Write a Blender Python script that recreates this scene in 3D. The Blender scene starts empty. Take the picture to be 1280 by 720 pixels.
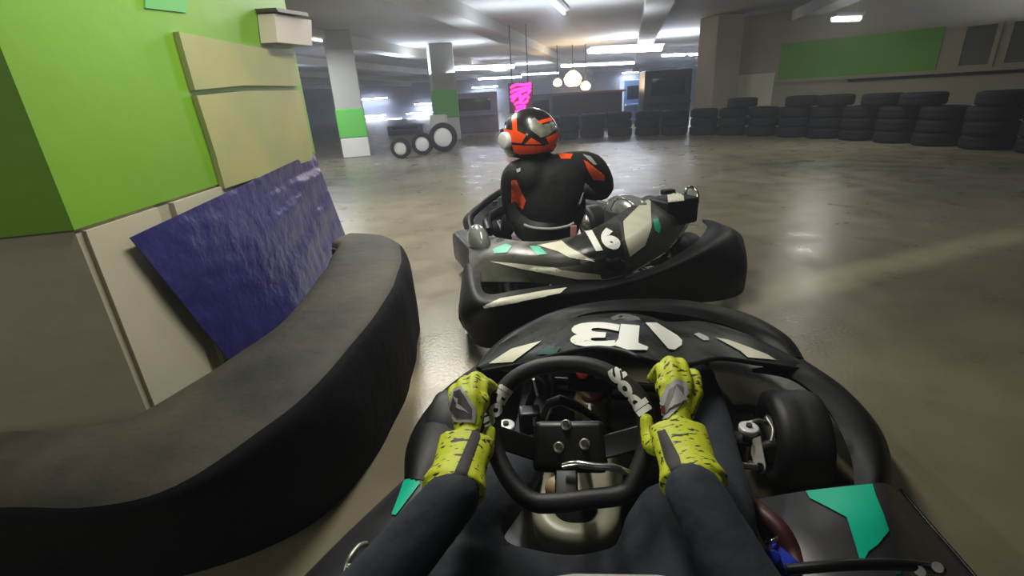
import bpy, bmesh, math, random
from mathutils import Vector, Matrix
from mathutils.bvhtree import BVHTree
random.seed(7)
V = Vector
PI = math.pi
scene = bpy.context.scene
COL = scene.collection

# ------------------------------------------------------------------ camera
F = 600.0
PITCH = math.radians(21.6); ROLL = math.radians(3.5)
CAM = V((0, 0, 1.05))
_f = V((0, math.cos(PITCH), -math.sin(PITCH)))
_r0 = V((1, 0, 0)); _u0 = V((0, math.sin(PITCH), math.cos(PITCH)))
_r = _r0*math.cos(ROLL) - _u0*math.sin(ROLL)
_u = _r0*math.sin(ROLL) + _u0*math.cos(ROLL)
cd = bpy.data.cameras.new('camera'); cam = bpy.data.objects.new('camera', cd); COL.objects.link(cam)
cd.sensor_width = 36; cd.lens = F/1280*36; cd.clip_start = 0.02; cd.clip_end = 200
m = Matrix((( _r.x, _u.x, -_f.x, CAM.x), (_r.y, _u.y, -_f.y, CAM.y), (_r.z, _u.z, -_f.z, CAM.z), (0, 0, 0, 1)))
cam.matrix_world = m
scene.camera = cam

def ray(px, py): return _f + _r*((px-640)/F) + _u*((360-py)/F)
def P(px, py, z=0.0):
    d = ray(px, py); t = (z-CAM.z)/d.z
    return CAM + d*t
def D(px, py, dep): return CAM + ray(px, py)*dep
def Y(px, py, y):
    d = ray(px, py); return CAM + d*(y/d.y)
def proj(p):
    q = p-CAM; w = q.dot(_f); return (640+F*q.dot(_r)/w, 360-F*q.dot(_u)/w)

# ------------------------------------------------------------------ materials
def s2l(c):
    return tuple((x/255/12.92 if x/255 <= .04045 else ((x/255+.055)/1.055)**2.4) for x in c)
MATS = {}
def mat(name, rgb, rough=.5, metal=0., var=0., scale=8., bump=0., bscale=40., emit=0., coat=0., spec=.5, rvar=0., rgb2=None, trans=0., ctr=.5):
    if name in MATS: return MATS[name]
    m = bpy.data.materials.new(name); m.use_nodes = True
    nt = m.node_tree; b = nt.nodes['Principled BSDF']
    c = s2l(rgb)
    b.inputs['Base Color'].default_value = (*c, 1)
    b.inputs['Roughness'].default_value = rough
    b.inputs['Metallic'].default_value = metal
    b.inputs['Specular IOR Level'].default_value = spec
    b.inputs['Coat Weight'].default_value = coat
    if trans: b.inputs['Transmission Weight'].default_value = trans
    if emit:
        b.inputs['Emission Color'].default_value = (*c, 1); b.inputs['Emission Strength'].default_value = emit
    tc = nt.nodes.new('ShaderNodeTexCoord')
    if var or rgb2 or rvar:
        n = nt.nodes.new('ShaderNodeTexNoise'); n.inputs['Scale'].default_value = scale; n.inputs['Detail'].default_value = 5
        nt.links.new(tc.outputs['Object'], n.inputs['Vector'])
        if var or rgb2:
            r = nt.nodes.new('ShaderNodeValToRGB')
            r.color_ramp.elements[0].position = ctr-.2; r.color_ramp.elements[1].position = ctr+.2
            c2 = s2l(rgb2) if rgb2 else tuple(x*(1-var) for x in c)
            r.color_ramp.elements[0].color = (*c2, 1)
            r.color_ramp.elements[1].color = (*(c if rgb2 else tuple(min(1, x*(1+var)) for x in c)), 1)
            nt.links.new(n.outputs['Fac'], r.inputs['Fac']); nt.links.new(r.outputs['Color'], b.inputs['Base Color'])
        if rvar:
            mr = nt.nodes.new('ShaderNodeMapRange')
            mr.inputs['From Min'].default_value = .3; mr.inputs['From Max'].default_value = .7
            mr.inputs['To Min'].default_value = max(.03, rough-rvar); mr.inputs['To Max'].default_value = min(1, rough+rvar)
            nt.links.new(n.outputs['Fac'], mr.inputs['Value']); nt.links.new(mr.outputs['Result'], b.inputs['Roughness'])
    if bump:
        n2 = nt.nodes.new('ShaderNodeTexNoise'); n2.inputs['Scale'].default_value = bscale; n2.inputs['Detail'].default_value = 4
        nt.links.new(tc.outputs['Object'], n2.inputs['Vector'])
        bp = nt.nodes.new('ShaderNodeBump'); bp.inputs['Strength'].default_value = bump; bp.inputs['Distance'].default_value = .02
        nt.links.new(n2.outputs['Fac'], bp.inputs['Height']); nt.links.new(bp.outputs['Normal'], b.inputs['Normal'])
    MATS[name] = m
    return m

GREEN = mat('green_paint', (114, 166, 32), .5, var=.06, scale=1.3, bump=.1, bscale=9)
GREEN2 = mat('green_band_paint', (92, 164, 10), .6, var=.15, scale=1.0)
CREAM = mat('cream_paint', (176, 170, 146), .6, var=.08, scale=2.2, bump=.15, bscale=12)
BEIGE = mat('beige_board', (172, 170, 108), .55, var=.1, scale=2.5, rgb2=(150, 154, 104))
WALLW = mat('wall_cream', (168, 158, 134), .7, var=.1, scale=1.)
SHUT = mat('shutter_grey', (96, 94, 86), .6, var=.15, scale=2.)
CEIL = mat('ceiling_concrete', (158, 156, 150), .8, var=.12, scale=.8)
BEAM = mat('beam_concrete', (172, 170, 162), .8, var=.1, scale=.9)
DARKW = mat('back_wall_paint', (136, 142, 160), .6, var=.35, scale=.35)
TARP = mat('blue_tarp', (42, 42, 104), .3, var=.12, scale=6, bump=.6, bscale=9)
RUBBER = mat('tyre_rubber', (14, 14, 15), .75, spec=.25, var=.3, scale=5, bump=.25, bscale=60)
BELT = mat('barrier_belt_rubber', (12, 10, 13), .85, spec=.18, var=.3, scale=3.2, bump=.25, bscale=18)
BELTT = mat('barrier_belt_dusty', (70, 63, 50), .7, spec=.3, rgb2=(27, 26, 25), scale=3.2, bump=.2, bscale=20)
BLACKP = mat('black_plastic', (10, 10, 11), .52, spec=.28, var=.25, scale=7, rvar=.1, bump=.04, bscale=80)
BLACKM = mat('black_metal', (20, 20, 21), .35, metal=.3)
GREYP = mat('grey_fairing_plastic', (66, 65, 59), .34, var=.18, scale=8, rvar=.12)
DGREYP = mat('dark_fairing_plastic', (34, 37, 35), .3, var=.2, scale=8, rvar=.1)
PODP = mat('pod_plastic', (44, 44, 47), .4, var=.15, scale=8, rvar=.1)
WHITED = mat('white_decal', (205, 202, 182), .4, var=.07, scale=14)
NUMW = mat('number_white', (226, 226, 218), .4)
TEAL = mat('teal_decal', (0, 172, 138), .4, var=.04, scale=10)
CHROME = mat('chrome', (205, 205, 205), .18, metal=1.)
STEEL = mat('brushed_steel', (150, 148, 140), .38, metal=.8, var=.15, scale=30)
SILVER = mat('silver_plastic', (150, 150, 150), .22, metal=.4, coat=.5)
SUIT = mat('navy_suit_fabric', (32, 40, 50), .85, var=.2, scale=7, bump=.7, bscale=9)
SUITB = mat('black_suit_fabric', (15, 14, 15), .8, var=.2, scale=12, bump=.6, bscale=12)
ORANGE = mat('orange_fabric', (240, 84, 20), .6)
ORANGEH = mat('orange_gloss', (238, 74, 16), .3)
HELMK = mat('helmet_black', (26, 24, 26), .25, coat=.5)
HELMG = mat('helmet_grey', (112, 112, 102), .3, var=.4, scale=30)
HELMW = mat('helmet_white', (225, 225, 225), .3, coat=.4)
LGREY = mat('light_grey', (170, 170, 168), .4)
TANK = mat('tank_plastic', (142, 140, 120), .35, var=.12, scale=12)
LEATH = mat('wheel_leather', (14, 14, 15), .55, bump=.05, bscale=200)
RED = mat('red_plastic', (176, 52, 30), .35)
DRED = mat('dark_red_plastic', (84, 26, 24), .4)
BLUEP = mat('blue_plastic', (26, 50, 170), .35)
PINK = mat('pink_neon', (255, 30, 130), .4, emit=5.)
WARM = mat('warm_lamp', (255, 214, 140), .4, emit=9.)
TUBE = mat('tube_light', (225, 232, 255), .4, emit=26.)
TUBED = mat('tube_light_dim', (240, 240, 225), .4, emit=7.)
PINKP = mat('pink_rag', (176, 120, 112), .6)
BROWN = mat('counter_wood', (142, 88, 60), .5, var=.2, scale=3)
TEALW = mat('teal_paint', (60, 160, 110), .5)
WHITEP = mat('white_paint', (225, 222, 214), .5, var=.05, scale=3)
BLKLINE = mat('black_seam', (20, 18, 14), .8)
LIME0 = None

def glove_mat():
    m = bpy.data.materials.new('lime_glove_fabric'); m.use_nodes = True
    nt = m.node_tree; b = nt.nodes['Principled BSDF']; b.inputs['Roughness'].default_value = .6
    tc = nt.nodes.new('ShaderNodeTexCoord')
    mp = nt.nodes.new('ShaderNodeMapping'); mp.inputs['Scale'].default_value = (60, 190, 130); mp.inputs['Rotation'].default_value = (.1, .0, -.45)
    n = nt.nodes.new('ShaderNodeTexNoise'); n.inputs['Scale'].default_value = 1.; n.inputs['Detail'].default_value = 2
    r = nt.nodes.new('ShaderNodeValToRGB')
    r.color_ramp.elements[0].position = .37; r.color_ramp.elements[0].color = (*s2l((28, 28, 18)), 1)
    r.color_ramp.elements[1].position = .41; r.color_ramp.elements[1].color = (*s2l((186, 196, 32)), 1)
    nt.links.new(tc.outputs['Object'], mp.inputs['Vector']); nt.links.new(mp.outputs['Vector'], n.inputs['Vector'])
    nt.links.new(n.outputs['Fac'], r.inputs['Fac']); nt.links.new(r.outputs['Color'], b.inputs['Base Color'])
    return m
LIME = glove_mat()

def floor_mat():
    m = bpy.data.materials.new('polished_garage_floor'); m.use_nodes = True
    nt = m.node_tree; b = nt.nodes['Principled BSDF']; L = nt.links.new
    tc = nt.nodes.new('ShaderNodeTexCoord')
    n1 = nt.nodes.new('ShaderNodeTexNoise'); n1.inputs['Scale'].default_value = .55; n1.inputs['Detail'].default_value = 6; n1.inputs['Distortion'].default_value = .4
    n2 = nt.nodes.new('ShaderNodeTexNoise'); n2.inputs['Scale'].default_value = 3.5; n2.inputs['Detail'].default_value = 6
    n3 = nt.nodes.new('ShaderNodeTexNoise'); n3.inputs['Scale'].default_value = 60; n3.inputs['Detail'].default_value = 3
    for n in (n1, n2, n3): L(tc.outputs['Object'], n.inputs['Vector'])
    r = nt.nodes.new('ShaderNodeValToRGB')
    r.color_ramp.elements[0].position = .35; r.color_ramp.elements[0].color = (*s2l((100, 93, 74)), 1)
    r.color_ramp.elements[1].position = .65; r.color_ramp.elements[1].color = (*s2l((128, 120, 100)), 1)
    L(n1.outputs['Fac'], r.inputs['Fac'])
    mx = nt.nodes.new('ShaderNodeMixRGB'); mx.blend_type = 'MULTIPLY'; mx.inputs['Fac'].default_value = .4
    r2 = nt.nodes.new('ShaderNodeValToRGB'); r2.color_ramp.elements[0].position = .3; r2.color_ramp.elements[0].color = (.6, .58, .52, 1)
    r2.color_ramp.elements[1].position = .6; r2.color_ramp.elements[1].color = (1, 1, 1, 1)
    L(n2.outputs['Fac'], r2.inputs['Fac']); L(r.outputs['Color'], mx.inputs['Color1']); L(r2.outputs['Color'], mx.inputs['Color2'])
    # worn painted line across the floor
    A = P(900, 385, 0); B = P(1225, 303, 0)
    dv = (B-A).normalized(); nv = V((-dv.y, dv.x, 0))
    sx = nt.nodes.new('ShaderNodeVectorMath'); sx.operation = 'DOT_PRODUCT'; sx.inputs[1].default_value = nv
    L(tc.outputs['Object'], sx.inputs[0])
    sub = nt.nodes.new('ShaderNodeMath'); sub.operation = 'SUBTRACT'; sub.inputs[1].default_value = nv.dot(A)
    L(sx.outputs['Value'], sub.inputs[0])
    ab = nt.nodes.new('ShaderNodeMath'); ab.operation = 'ABSOLUTE'; L(sub.outputs[0], ab.inputs[0])
    mr = nt.nodes.new('ShaderNodeMapRange'); mr.inputs['From Min'].default_value = .05; mr.inputs['From Max'].default_value = .16
    mr.inputs['To Min'].default_value = .6; mr.inputs['To Max'].default_value = 0
    L(ab.outputs[0], mr.inputs['Value'])
    mu = nt.nodes.new('ShaderNodeMath'); mu.operation = 'MULTIPLY'; L(mr.outputs['Result'], mu.inputs[0]); L(n2.outputs['Fac'], mu.inputs[1])
    mx2 = nt.nodes.new('ShaderNodeMixRGB'); mx2.inputs['Color2'].default_value = (*s2l((196, 186, 150)), 1)
    L(mu.outputs[0], mx2.inputs['Fac']); L(mx.outputs['Color'], mx2.inputs['Color1'])
    L(mx2.outputs['Color'], b.inputs['Base Color'])
    m3 = nt.nodes.new('ShaderNodeMapRange'); m3.inputs['From Min'].default_value = .35; m3.inputs['From Max'].default_value = .65
    m3.inputs['To Min'].default_value = .27; m3.inputs['To Max'].default_value = .40
    L(n2.outputs['Fac'], m3.inputs['Value']); L(m3.outputs['Result'], b.inputs['Roughness'])
    bp = nt.nodes.new('ShaderNodeBump'); bp.inputs['Strength'].default_value = .12; bp.inputs['Distance'].default_value = .01
    L(n3.outputs['Fac'], bp.inputs['Height']); L(bp.outputs['Normal'], b.inputs['Normal'])
    return m
FLOOR = floor_mat()

# ------------------------------------------------------------------ object helpers
def props(o, label=None, cat=None, group=None, kind=None):
    if label: o['label'] = label
    if cat: o['category'] = cat
    if group: o['group'] = group
    if kind: o['kind'] = kind
    return o

def empty(name, loc, rz=0, **k):
    o = bpy.data.objects.new(name, None); COL.objects.link(o)
    o.empty_display_size = .1
    o.location = loc; o.rotation_euler = (0, 0, rz)
    return props(o, **k)

def wmat(o):
    mm = Matrix.LocRotScale(o.location, o.rotation_euler, o.scale)
    if o.parent: return wmat(o.parent) @ o.matrix_parent_inverse @ mm
    return mm

def link(name, me, mats, parent=None, smooth=True, base=None, **k):
    """me is in world coordinates; a top-level mesh is moved so that its origin is at its base."""
    o = bpy.data.objects.new(name, me); COL.objects.link(o)
    if not isinstance(mats, (list, tuple)): mats = [mats]
    for mt in mats: me.materials.append(mt)
    if smooth:
        for p in me.polygons: p.use_smooth = True
    if parent is not None:
        o.parent = parent; o.matrix_parent_inverse = wmat(parent).inverted()
    elif k.get('kind') != 'structure':
        xs = [v.co for v in me.vertices]
        c = V(((min(v.x for v in xs)+max(v.x for v in xs))/2, (min(v.y for v in xs)+max(v.y for v in xs))/2, min(v.z for v in xs)))
        me.transform(Matrix.Translation(-c)); o.location = c
    return props(o, **k)

def fin(bm, name='m'):
    bmesh.ops.recalc_face_normals(bm, faces=bm.faces)
    me = bpy.data.meshes.new(name); bm.to_mesh(me); bm.free(); return me

def sharp(o, ang=35):
    me = o.data
    try: me.set_sharp_from_angle(angle=math.radians(ang))
    except Exception: pass
    return o

def box_bm(bm, c, s, rot=None, bev=0.):
    r = bmesh.ops.create_cube(bm, size=1)
    vs = r['verts']
    M = Matrix.Translation(V(c)) @ (rot.to_4x4() if rot else Matrix()) @ Matrix.Diagonal((*s, 1))
    bmesh.ops.transform(bm, matrix=M, verts=vs)
    if bev:
        es = set(e for v in vs for e in v.link_edges)
        bmesh.ops.bevel(bm, geom=list(es), offset=bev, segments=3, affect='EDGES', profile=.6)
def box(name, c, s, mt, parent=None, rot=None, bev=0.01, **k):
    bm = bmesh.new(); box_bm(bm, c, s, rot, bev)
    return sharp(link(name, fin(bm), mt, parent, **k), 40)

def frame_from(d, up=V((0, 0, 1))):
    d = d.normalized()
    if abs(d.dot(up)) > .97: up = V((0, 1, 0))
    x = up.cross(d).normalized(); y = d.cross(x)
    return x, y, d

def cyl_bm(bm, a, b, r0, r1=None, n=24, rings=None):
    """closed lathe from a to b; rings = [(t, r)]"""
    r1 = r0 if r1 is None else r1
    a = V(a); b = V(b); x, y, d = frame_from(b-a)
    rings = rings or [(0, r0), (1, r1)]
    L = []
    for t, r in rings:
        c = a.lerp(b, t) if not isinstance(t, tuple) else t
        L.append([bm.verts.new(c + x*(r*math.cos(2*PI*i/n)) + y*(r*math.sin(2*PI*i/n))) for i in range(n)])
    for p, q in zip(L, L[1:]):
        for i in range(n): bm.faces.new((p[i], p[(i+1) % n], q[(i+1) % n], q[i]))
    bm.faces.new(L[0][::-1]); bm.faces.new(L[-1])
def cyl(name, a, b, r, mt, parent=None, r1=None, n=24, bev=.0, rings=None, **k):
    bm = bmesh.new()
    if bev and not rings:
        L = (V(b)-V(a)).length; q = bev/L; r1 = r if r1 is None else r1
        rings = [(0, r-bev), (q*.3, r-bev*.3), (q, r), (1-q, r1), (1-q*.3, r1-bev*.3), (1, r1-bev)]
    cyl_bm(bm, a, b, r, r1, n, rings)
    return sharp(link(name, fin(bm), mt, parent, **k), 50)

def catmull(pts, sub=6, closed=False):
    n = len(pts); out = []
    rng = range(n if closed else n-1)
    for i in rng:
        g = (lambda j: pts[j % n]) if closed else (lambda j: pts[max(0, min(n-1, j))])
        p0, p1, p2, p3 = g(i-1), g(i), g(i+1), g(i+2)
        for s in range(sub):
            t = s/sub
            out.append(0.5*((2*p1) + (-p0+p2)*t + (2*p0-5*p1+4*p2-p3)*t*t + (-p0+3*p1-3*p2+p3)*t**3))
    if not closed: out.append(pts[-1].copy())
    return out

def sweep_bm(bm, pts, prof, closed=False, up=None, scales=None):
    """sweep a closed 2D profile [(a,b)] along pts; a is along the side vector, b along up"""
    n = len(pts); L = []
    prev = None
    for i, p in enumerate(pts):
        if closed: d = pts[(i+1) % n]-pts[i-1]
        else: d = pts[min(n-1, i+1)]-pts[max(0, i-1)]
        d = d.normalized()
        if up is not None:
            s = d.cross(up).normalized(); w = s.cross(d)
        else:
            if prev is None: s = frame_from(d)[0]
            else: s = (prev-d*prev.dot(d)).normalized()
            prev = s; w = s.cross(d)
        k = scales[i] if scales else 1
        L.append([bm.verts.new(p + s*(a*k) + w*(b*k)) for a, b in prof])
    m = len(prof)
    for i in range(n if closed else n-1):
        p, q = L[i], L[(i+1) % n]
        for j in range(m): bm.faces.new((p[j], p[(j+1) % m], q[(j+1) % m], q[j]))
    if not closed:
        bm.faces.new(L[0][::-1]); bm.faces.new(L[-1])
def circ(r, n=12, ry=None): return [(r*math.cos(2*PI*i/n), (ry or r)*math.sin(2*PI*i/n)) for i in range(n)]
def rrect(w, h, r, n=4):
    o = []
    for cx, cy, a0 in ((w/2-r, h/2-r, 0), (-w/2+r, h/2-r, 90), (-w/2+r, -h/2+r, 180), (w/2-r, -h/2+r, 270)):
        for i in range(n+1):
            a = math.radians(a0+90*i/n); o.append((cx+r*math.cos(a), cy+r*math.sin(a)))
    return o
def tube(name, pts, r, mt, parent=None, closed=False, sub=6, n=12, up=None, prof=None, scales=None, **k):
    pts = [V(p) for p in pts]
    if sub > 1 and len(pts) > 2: pts = catmull(pts, sub, closed)
    bm = bmesh.new(); sweep_bm(bm, pts, prof or circ(r, n), closed, up, scales)
    return sharp(link(name, fin(bm), mt, parent, **k), 50)

def grid_smooth(rows, su=5, sv=5):
    rows = [catmull([V(p) for p in r], su) for r in rows]
    cols = list(zip(*rows))
    cols = [catmull(list(c), sv) for c in cols]
    return [list(r) for r in zip(*cols)]
def sheet(name, rows, mt, parent=None, su=5, sv=5, thick=.006, jitter=None, up=V((0, 0, 1)), **k):
    """smooth surface through rows of points, given thickness downwards"""
    g = grid_smooth(rows, su, sv)
    if jitter: g = [[jitter(p) for p in r] for r in g]
    me = bpy.data.meshes.new(name); bm = bmesh.new()
    H, W = len(g), len(g[0])
    # normals
    N = [[None]*W for _ in range(H)]
    for i in range(H):
        for j in range(W):
            a = g[min(H-1, i+1)][j]-g[max(0, i-1)][j]; b = g[i][min(W-1, j+1)]-g[i][max(0, j-1)]
            n = a.cross(b)
            n = n.normalized() if n.length > 1e-12 else V((0, 0, 1))
            if n.dot(up) < 0: n = -n
            N[i][j] = n
    T = [[bm.verts.new(g[i][j]) for j in range(W)] for i in range(H)]
    B = [[bm.verts.new(g[i][j]-N[i][j]*thick) for j in range(W)] for i in range(H)]
    for i in range(H-1):
        for j in range(W-1):
            bm.faces.new((T[i][j], T[i][j+1], T[i+1][j+1], T[i+1][j]))
            bm.faces.new((B[i][j], B[i+1][j], B[i+1][j+1], B[i][j+1]))
    for j in range(W-1):
        bm.faces.new((T[0][j+1], T[0][j], B[0][j], B[0][j+1])); bm.faces.new((T[-1][j], T[-1][j+1], B[-1][j+1], B[-1][j]))
    for i in range(H-1):
        bm.faces.new((T[i][0], T[i+1][0], B[i+1][0], B[i][0])); bm.faces.new((T[i+1][-1], T[i][-1], B[i][-1], B[i+1][-1]))
    return sharp(link(name, fin(bm), mt, parent, **k), 50)

def bvh_of(objs):
    vs, ps = [], []
    for o in objs:
        w = wmat(o); b = len(vs)
        vs += [w @ v.co for v in o.data.vertices]; ps += [tuple(b+i for i in p.vertices) for p in o.data.polygons]
    return BVHTree.FromPolygons(vs, ps)

def decal(name, polys, objs, mt, parent, off=.0025, step=5., label=None, tris=None):
    """thin printed patch lying on a surface; outlines are given by where they are seen on it"""
    T = bvh_of(objs)
    bm = bmesh.new()
    for poly in polys:
        vs = [bm.verts.new((x, y, 0)) for x, y in poly]
        f = bm.faces.new(vs)
    if tris:
        vv, ff = tris
        vs = [bm.verts.new((x, y, 0)) for x, y in vv]
        for f in ff:
            try: bm.faces.new([vs[i] for i in f])
            except ValueError: pass
    bmesh.ops.triangulate(bm, faces=bm.faces)
    for _ in range(6):
        es = [e for e in bm.edges if e.calc_length() > step]
        if not es: break
        bmesh.ops.subdivide_edges(bm, edges=es, cuts=1)
        bmesh.ops.triangulate(bm, faces=[f for f in bm.faces if len(f.verts) > 3])
    bad = []
    for v in bm.verts:
        d = ray(v.co.x, v.co.y).normalized()
        hit, n, i, dist = T.ray_cast(CAM, d)
        if hit is None: bad.append(v); continue
        if n.dot(d) > 0: n = -n
        v.co = hit + n*off
    if bad: bmesh.ops.delete(bm, geom=bad, context='VERTS')
    long = [f for f in bm.faces if max(e.calc_length() for e in f.edges) > .12]
    if long: bmesh.ops.delete(bm, geom=long, context='FACES')
    # thickness
    if not bm.faces: bm.free(); print('EMPTY DECAL', name); return None
    bmesh.ops.recalc_face_normals(bm, faces=bm.faces)
    if sum(f.normal.dot(CAM-f.calc_center_median()) for f in bm.faces) < 0: bmesh.ops.reverse_faces(bm, faces=bm.faces)
    me = bpy.data.meshes.new(name); bm.to_mesh(me); bm.free()
    o = link(name, me, mt, parent)
    if label: o['label'] = label
    return o

def text_tris(txt, quad, bold=.03, shear=0.):
    """glyph outlines mapped into a quad (tl, tr, br, bl)"""
    cu = bpy.data.curves.new('t', 'FONT'); cu.body = txt; cu.offset = bold; cu.shear = shear; cu.resolution_u = 4
    o = bpy.data.objects.new('t', cu); COL.objects.link(o)
    dg = bpy.context.evaluated_depsgraph_get(); me = bpy.data.meshes.new_from_object(o.evaluated_get(dg))
    bpy.data.objects.remove(o); bpy.data.curves.remove(cu)
    xs = [v.co.x for v in me.vertices]; ys = [v.co.y for v in me.vertices]
    x0, x1, y0, y1 = min(xs), max(xs), min(ys), max(ys)
    tl, tr, br, bl = [V(q) for q in quad]
    out = []
    for v in me.vertices:
        u = (v.co.x-x0)/(x1-x0); w = (v.co.y-y0)/(y1-y0)
        p = (bl*(1-u)+br*u)*(1-w) + (tl*(1-u)+tr*u)*w
        out.append((p.x, p.y))
    ff = [tuple(p.vertices) for p in me.polygons]
    bpy.data.meshes.remove(me)
    return out, ff

def blob(chains, spheres=(), voxel=.01, smooth=6):
    """one continuous surface out of tapering chains: voxel remesh of overlapping solids.
    chain = [(point, rx[, ry])...]"""
    bm = bmesh.new()
    for ch in chains:
        pts = [V(c[0]) for c in ch]; up = None
        rs = [(c[1], c[2] if len(c) > 2 else c[1]) for c in ch]
        # resample
        Pp, Rr = [], []
        k = 5
        cp = catmull(pts, k) if len(pts) > 2 else [pts[0].lerp(pts[1], t/k) for t in range(k+1)]
        for i, p in enumerate(cp):
            s = i/k; a = min(int(s), len(rs)-2); t = s-a
            t = t*t*(3-2*t)
            Pp.append(p); Rr.append((rs[a][0]*(1-t)+rs[a+1][0]*t, rs[a][1]*(1-t)+rs[a+1][1]*t))
        n = 16; L = []
        side = V((1, 0, 0))
        for i, p in enumerate(Pp):
            d = (Pp[min(len(Pp)-1, i+1)]-Pp[max(0, i-1)]).normalized()
            s = side-d*side.dot(d)
            if s.length < .2: s = V((0, 1, 0))-d*d.y
            s.normalize(); w = d.cross(s); side = s
            L.append([bm.verts.new(p+s*(Rr[i][0]*math.cos(2*PI*j/n))+w*(Rr[i][1]*math.sin(2*PI*j/n))) for j in range(n)])
        for a, b in zip(L, L[1:]):
            for j in range(n): bm.faces.new((a[j], a[(j+1) % n], b[(j+1) % n], b[j]))
        bm.faces.new(L[0][::-1]); bm.faces.new(L[-1])
        for c in (0, -1):
            rr = (rs[c][0]+rs[c][1])/2
            r = bmesh.ops.create_icosphere(bm, subdivisions=2, radius=min(rs[c]))
            bmesh.ops.translate(bm, verts=r['verts'], vec=pts[c])
    for c, r in spheres:
        rr = r if isinstance(r, (tuple, list)) else (r, r, r)
        q = bmesh.ops.create_icosphere(bm, subdivisions=3, radius=1)
        bmesh.ops.transform(bm, matrix=Matrix.Translation(V(c)) @ Matrix.Diagonal((*rr, 1)), verts=q['verts'])
    bmesh.ops.recalc_face_normals(bm, faces=bm.faces)
    me = bpy.data.meshes.new('b'); bm.to_mesh(me); bm.free()
    o = bpy.data.objects.new('b', me); COL.objects.link(o)
    md = o.modifiers.new('r', 'REMESH'); md.mode = 'VOXEL'; md.voxel_size = voxel
    sm = o.modifiers.new('s', 'SMOOTH'); sm.iterations = smooth; sm.factor = .5
    dg = bpy.context.evaluated_depsgraph_get()
    out = bpy.data.meshes.new_from_object(o.evaluated_get(dg))
    bpy.data.objects.remove(o); bpy.data.meshes.remove(me)
    return out

def copy_thing(o, parent=None):
    c = o.copy(); COL.objects.link(c)
    if parent is not None: c.parent = parent
    for ch in [x for x in bpy.data.objects if x.parent == o]: copy_thing(ch, c)
    return c

# ================================================================== SETTING
H = 2.55
bm = bmesh.new(); box_bm(bm, (4, 18, -.05), (60, 50, .1)); link('floor', fin(bm), FLOOR, smooth=False, kind='structure', label='grey polished concrete garage floor')
bm = bmesh.new(); box_bm(bm, (4, 18, H+.1), (60, 50, .2)); link('ceiling', fin(bm), CEIL, smooth=False, kind='structure', label='dim grey concrete garage ceiling')
# concrete beams running away from the camera
nb = 0
for bx in [-17.5, -14, -10.5, -7, -3.5, 0, 3.5, 7, 10.5, 14, 17.5]:
    nb += 1
    bm = bmesh.new(); box_bm(bm, (bx+1.2, 17, H-.11), (.45, 48, .22), Matrix.Rotation(math.radians(-14), 3, 'Z'))
    link('trim_%d' % nb, fin(bm), BEAM, smooth=False, kind='structure', label='long grey concrete ceiling beam')
bm = bmesh.new(); box_bm(bm, (0, 41, 1.3), (60, .3, 2.9)); link('wall_back', fin(bm), DARKW, smooth=False, kind='structure', label='distant grey back wall')
bm = bmesh.new(); box_bm(bm, (-20, 18, 1.3), (.3, 50, 2.9)); link('wall_side', fin(bm), DARKW, smooth=False, kind='structure', label='distant grey side wall')
bm = bmesh.new(); box_bm(bm, (4, -7, 1.3), (60, .3, 2.9)); link('wall_rear', fin(bm), WALLW, smooth=False, kind='structure', label='cream wall behind the camera')

# right wall: cream, with green band and grey shutters
RA = P(905, 148, 0); RA = Y(905, 100, 13.5); RB = Y(1330, 100, 9.2)
RA.z = 0; RB.z = 0
rd = (RB-RA).normalized(); rn = V((-rd.y, rd.x, 0));
if rn.y > 0: rn = -rn
def rw(px, py, off=0):
    """where the ray through a point meets the right wall"""
    d = ray(px, py); t = (RA+rn*off-CAM).dot(rn)/d.dot(rn); return CAM+d*t
def slab_on_wall(name, px0, px1, z0, z1, th, mt, off=0, **k):
    a = rw(px0, 100); b = rw(px1, 100); a.z = b.z = 0
    L = (b-a).length; c = (a+b)/2 + rn*(off+th/2); c.z = (z0+z1)/2
    R = Matrix.Rotation(math.atan2(rd.y, rd.x), 3, 'Z')
    bm = bmesh.new(); box_bm(bm, c, (L, th, z1-z0), R)
    return link(name, fin(bm), mt, smooth=False, **k)
c = (RA+RB)/2 - rn*.15 + rd*4; 
bm = bmesh.new(); box_bm(bm, (c.x, c.y, 1.3), ((RB-RA).length+8.2, .3, 2.9), Matrix.Rotation(math.atan2(rd.y, rd.x), 3, 'Z'))
link('wall_right', fin(bm), WALLW, smooth=False, kind='structure', label='cream painted wall behind the far tyre barrier')
zt = rw(1070, 45).z; zb = rw(1070, 94).z
slab_on_wall('trim_20', 972, 1166, zb, zt, .03, GREEN2, kind='structure', label='wide green painted band on the cream wall')
slab_on_wall('trim_21', 972, 1420, zb-.07, zb, .06, WALLW, kind='structure', label='thin cream ledge under the green band')
slab_on_wall('trim_22', 1060, 1420, zb-.13, zb-.07, .03, BLKLINE, kind='structure', label='dark line under the ledge')
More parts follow.
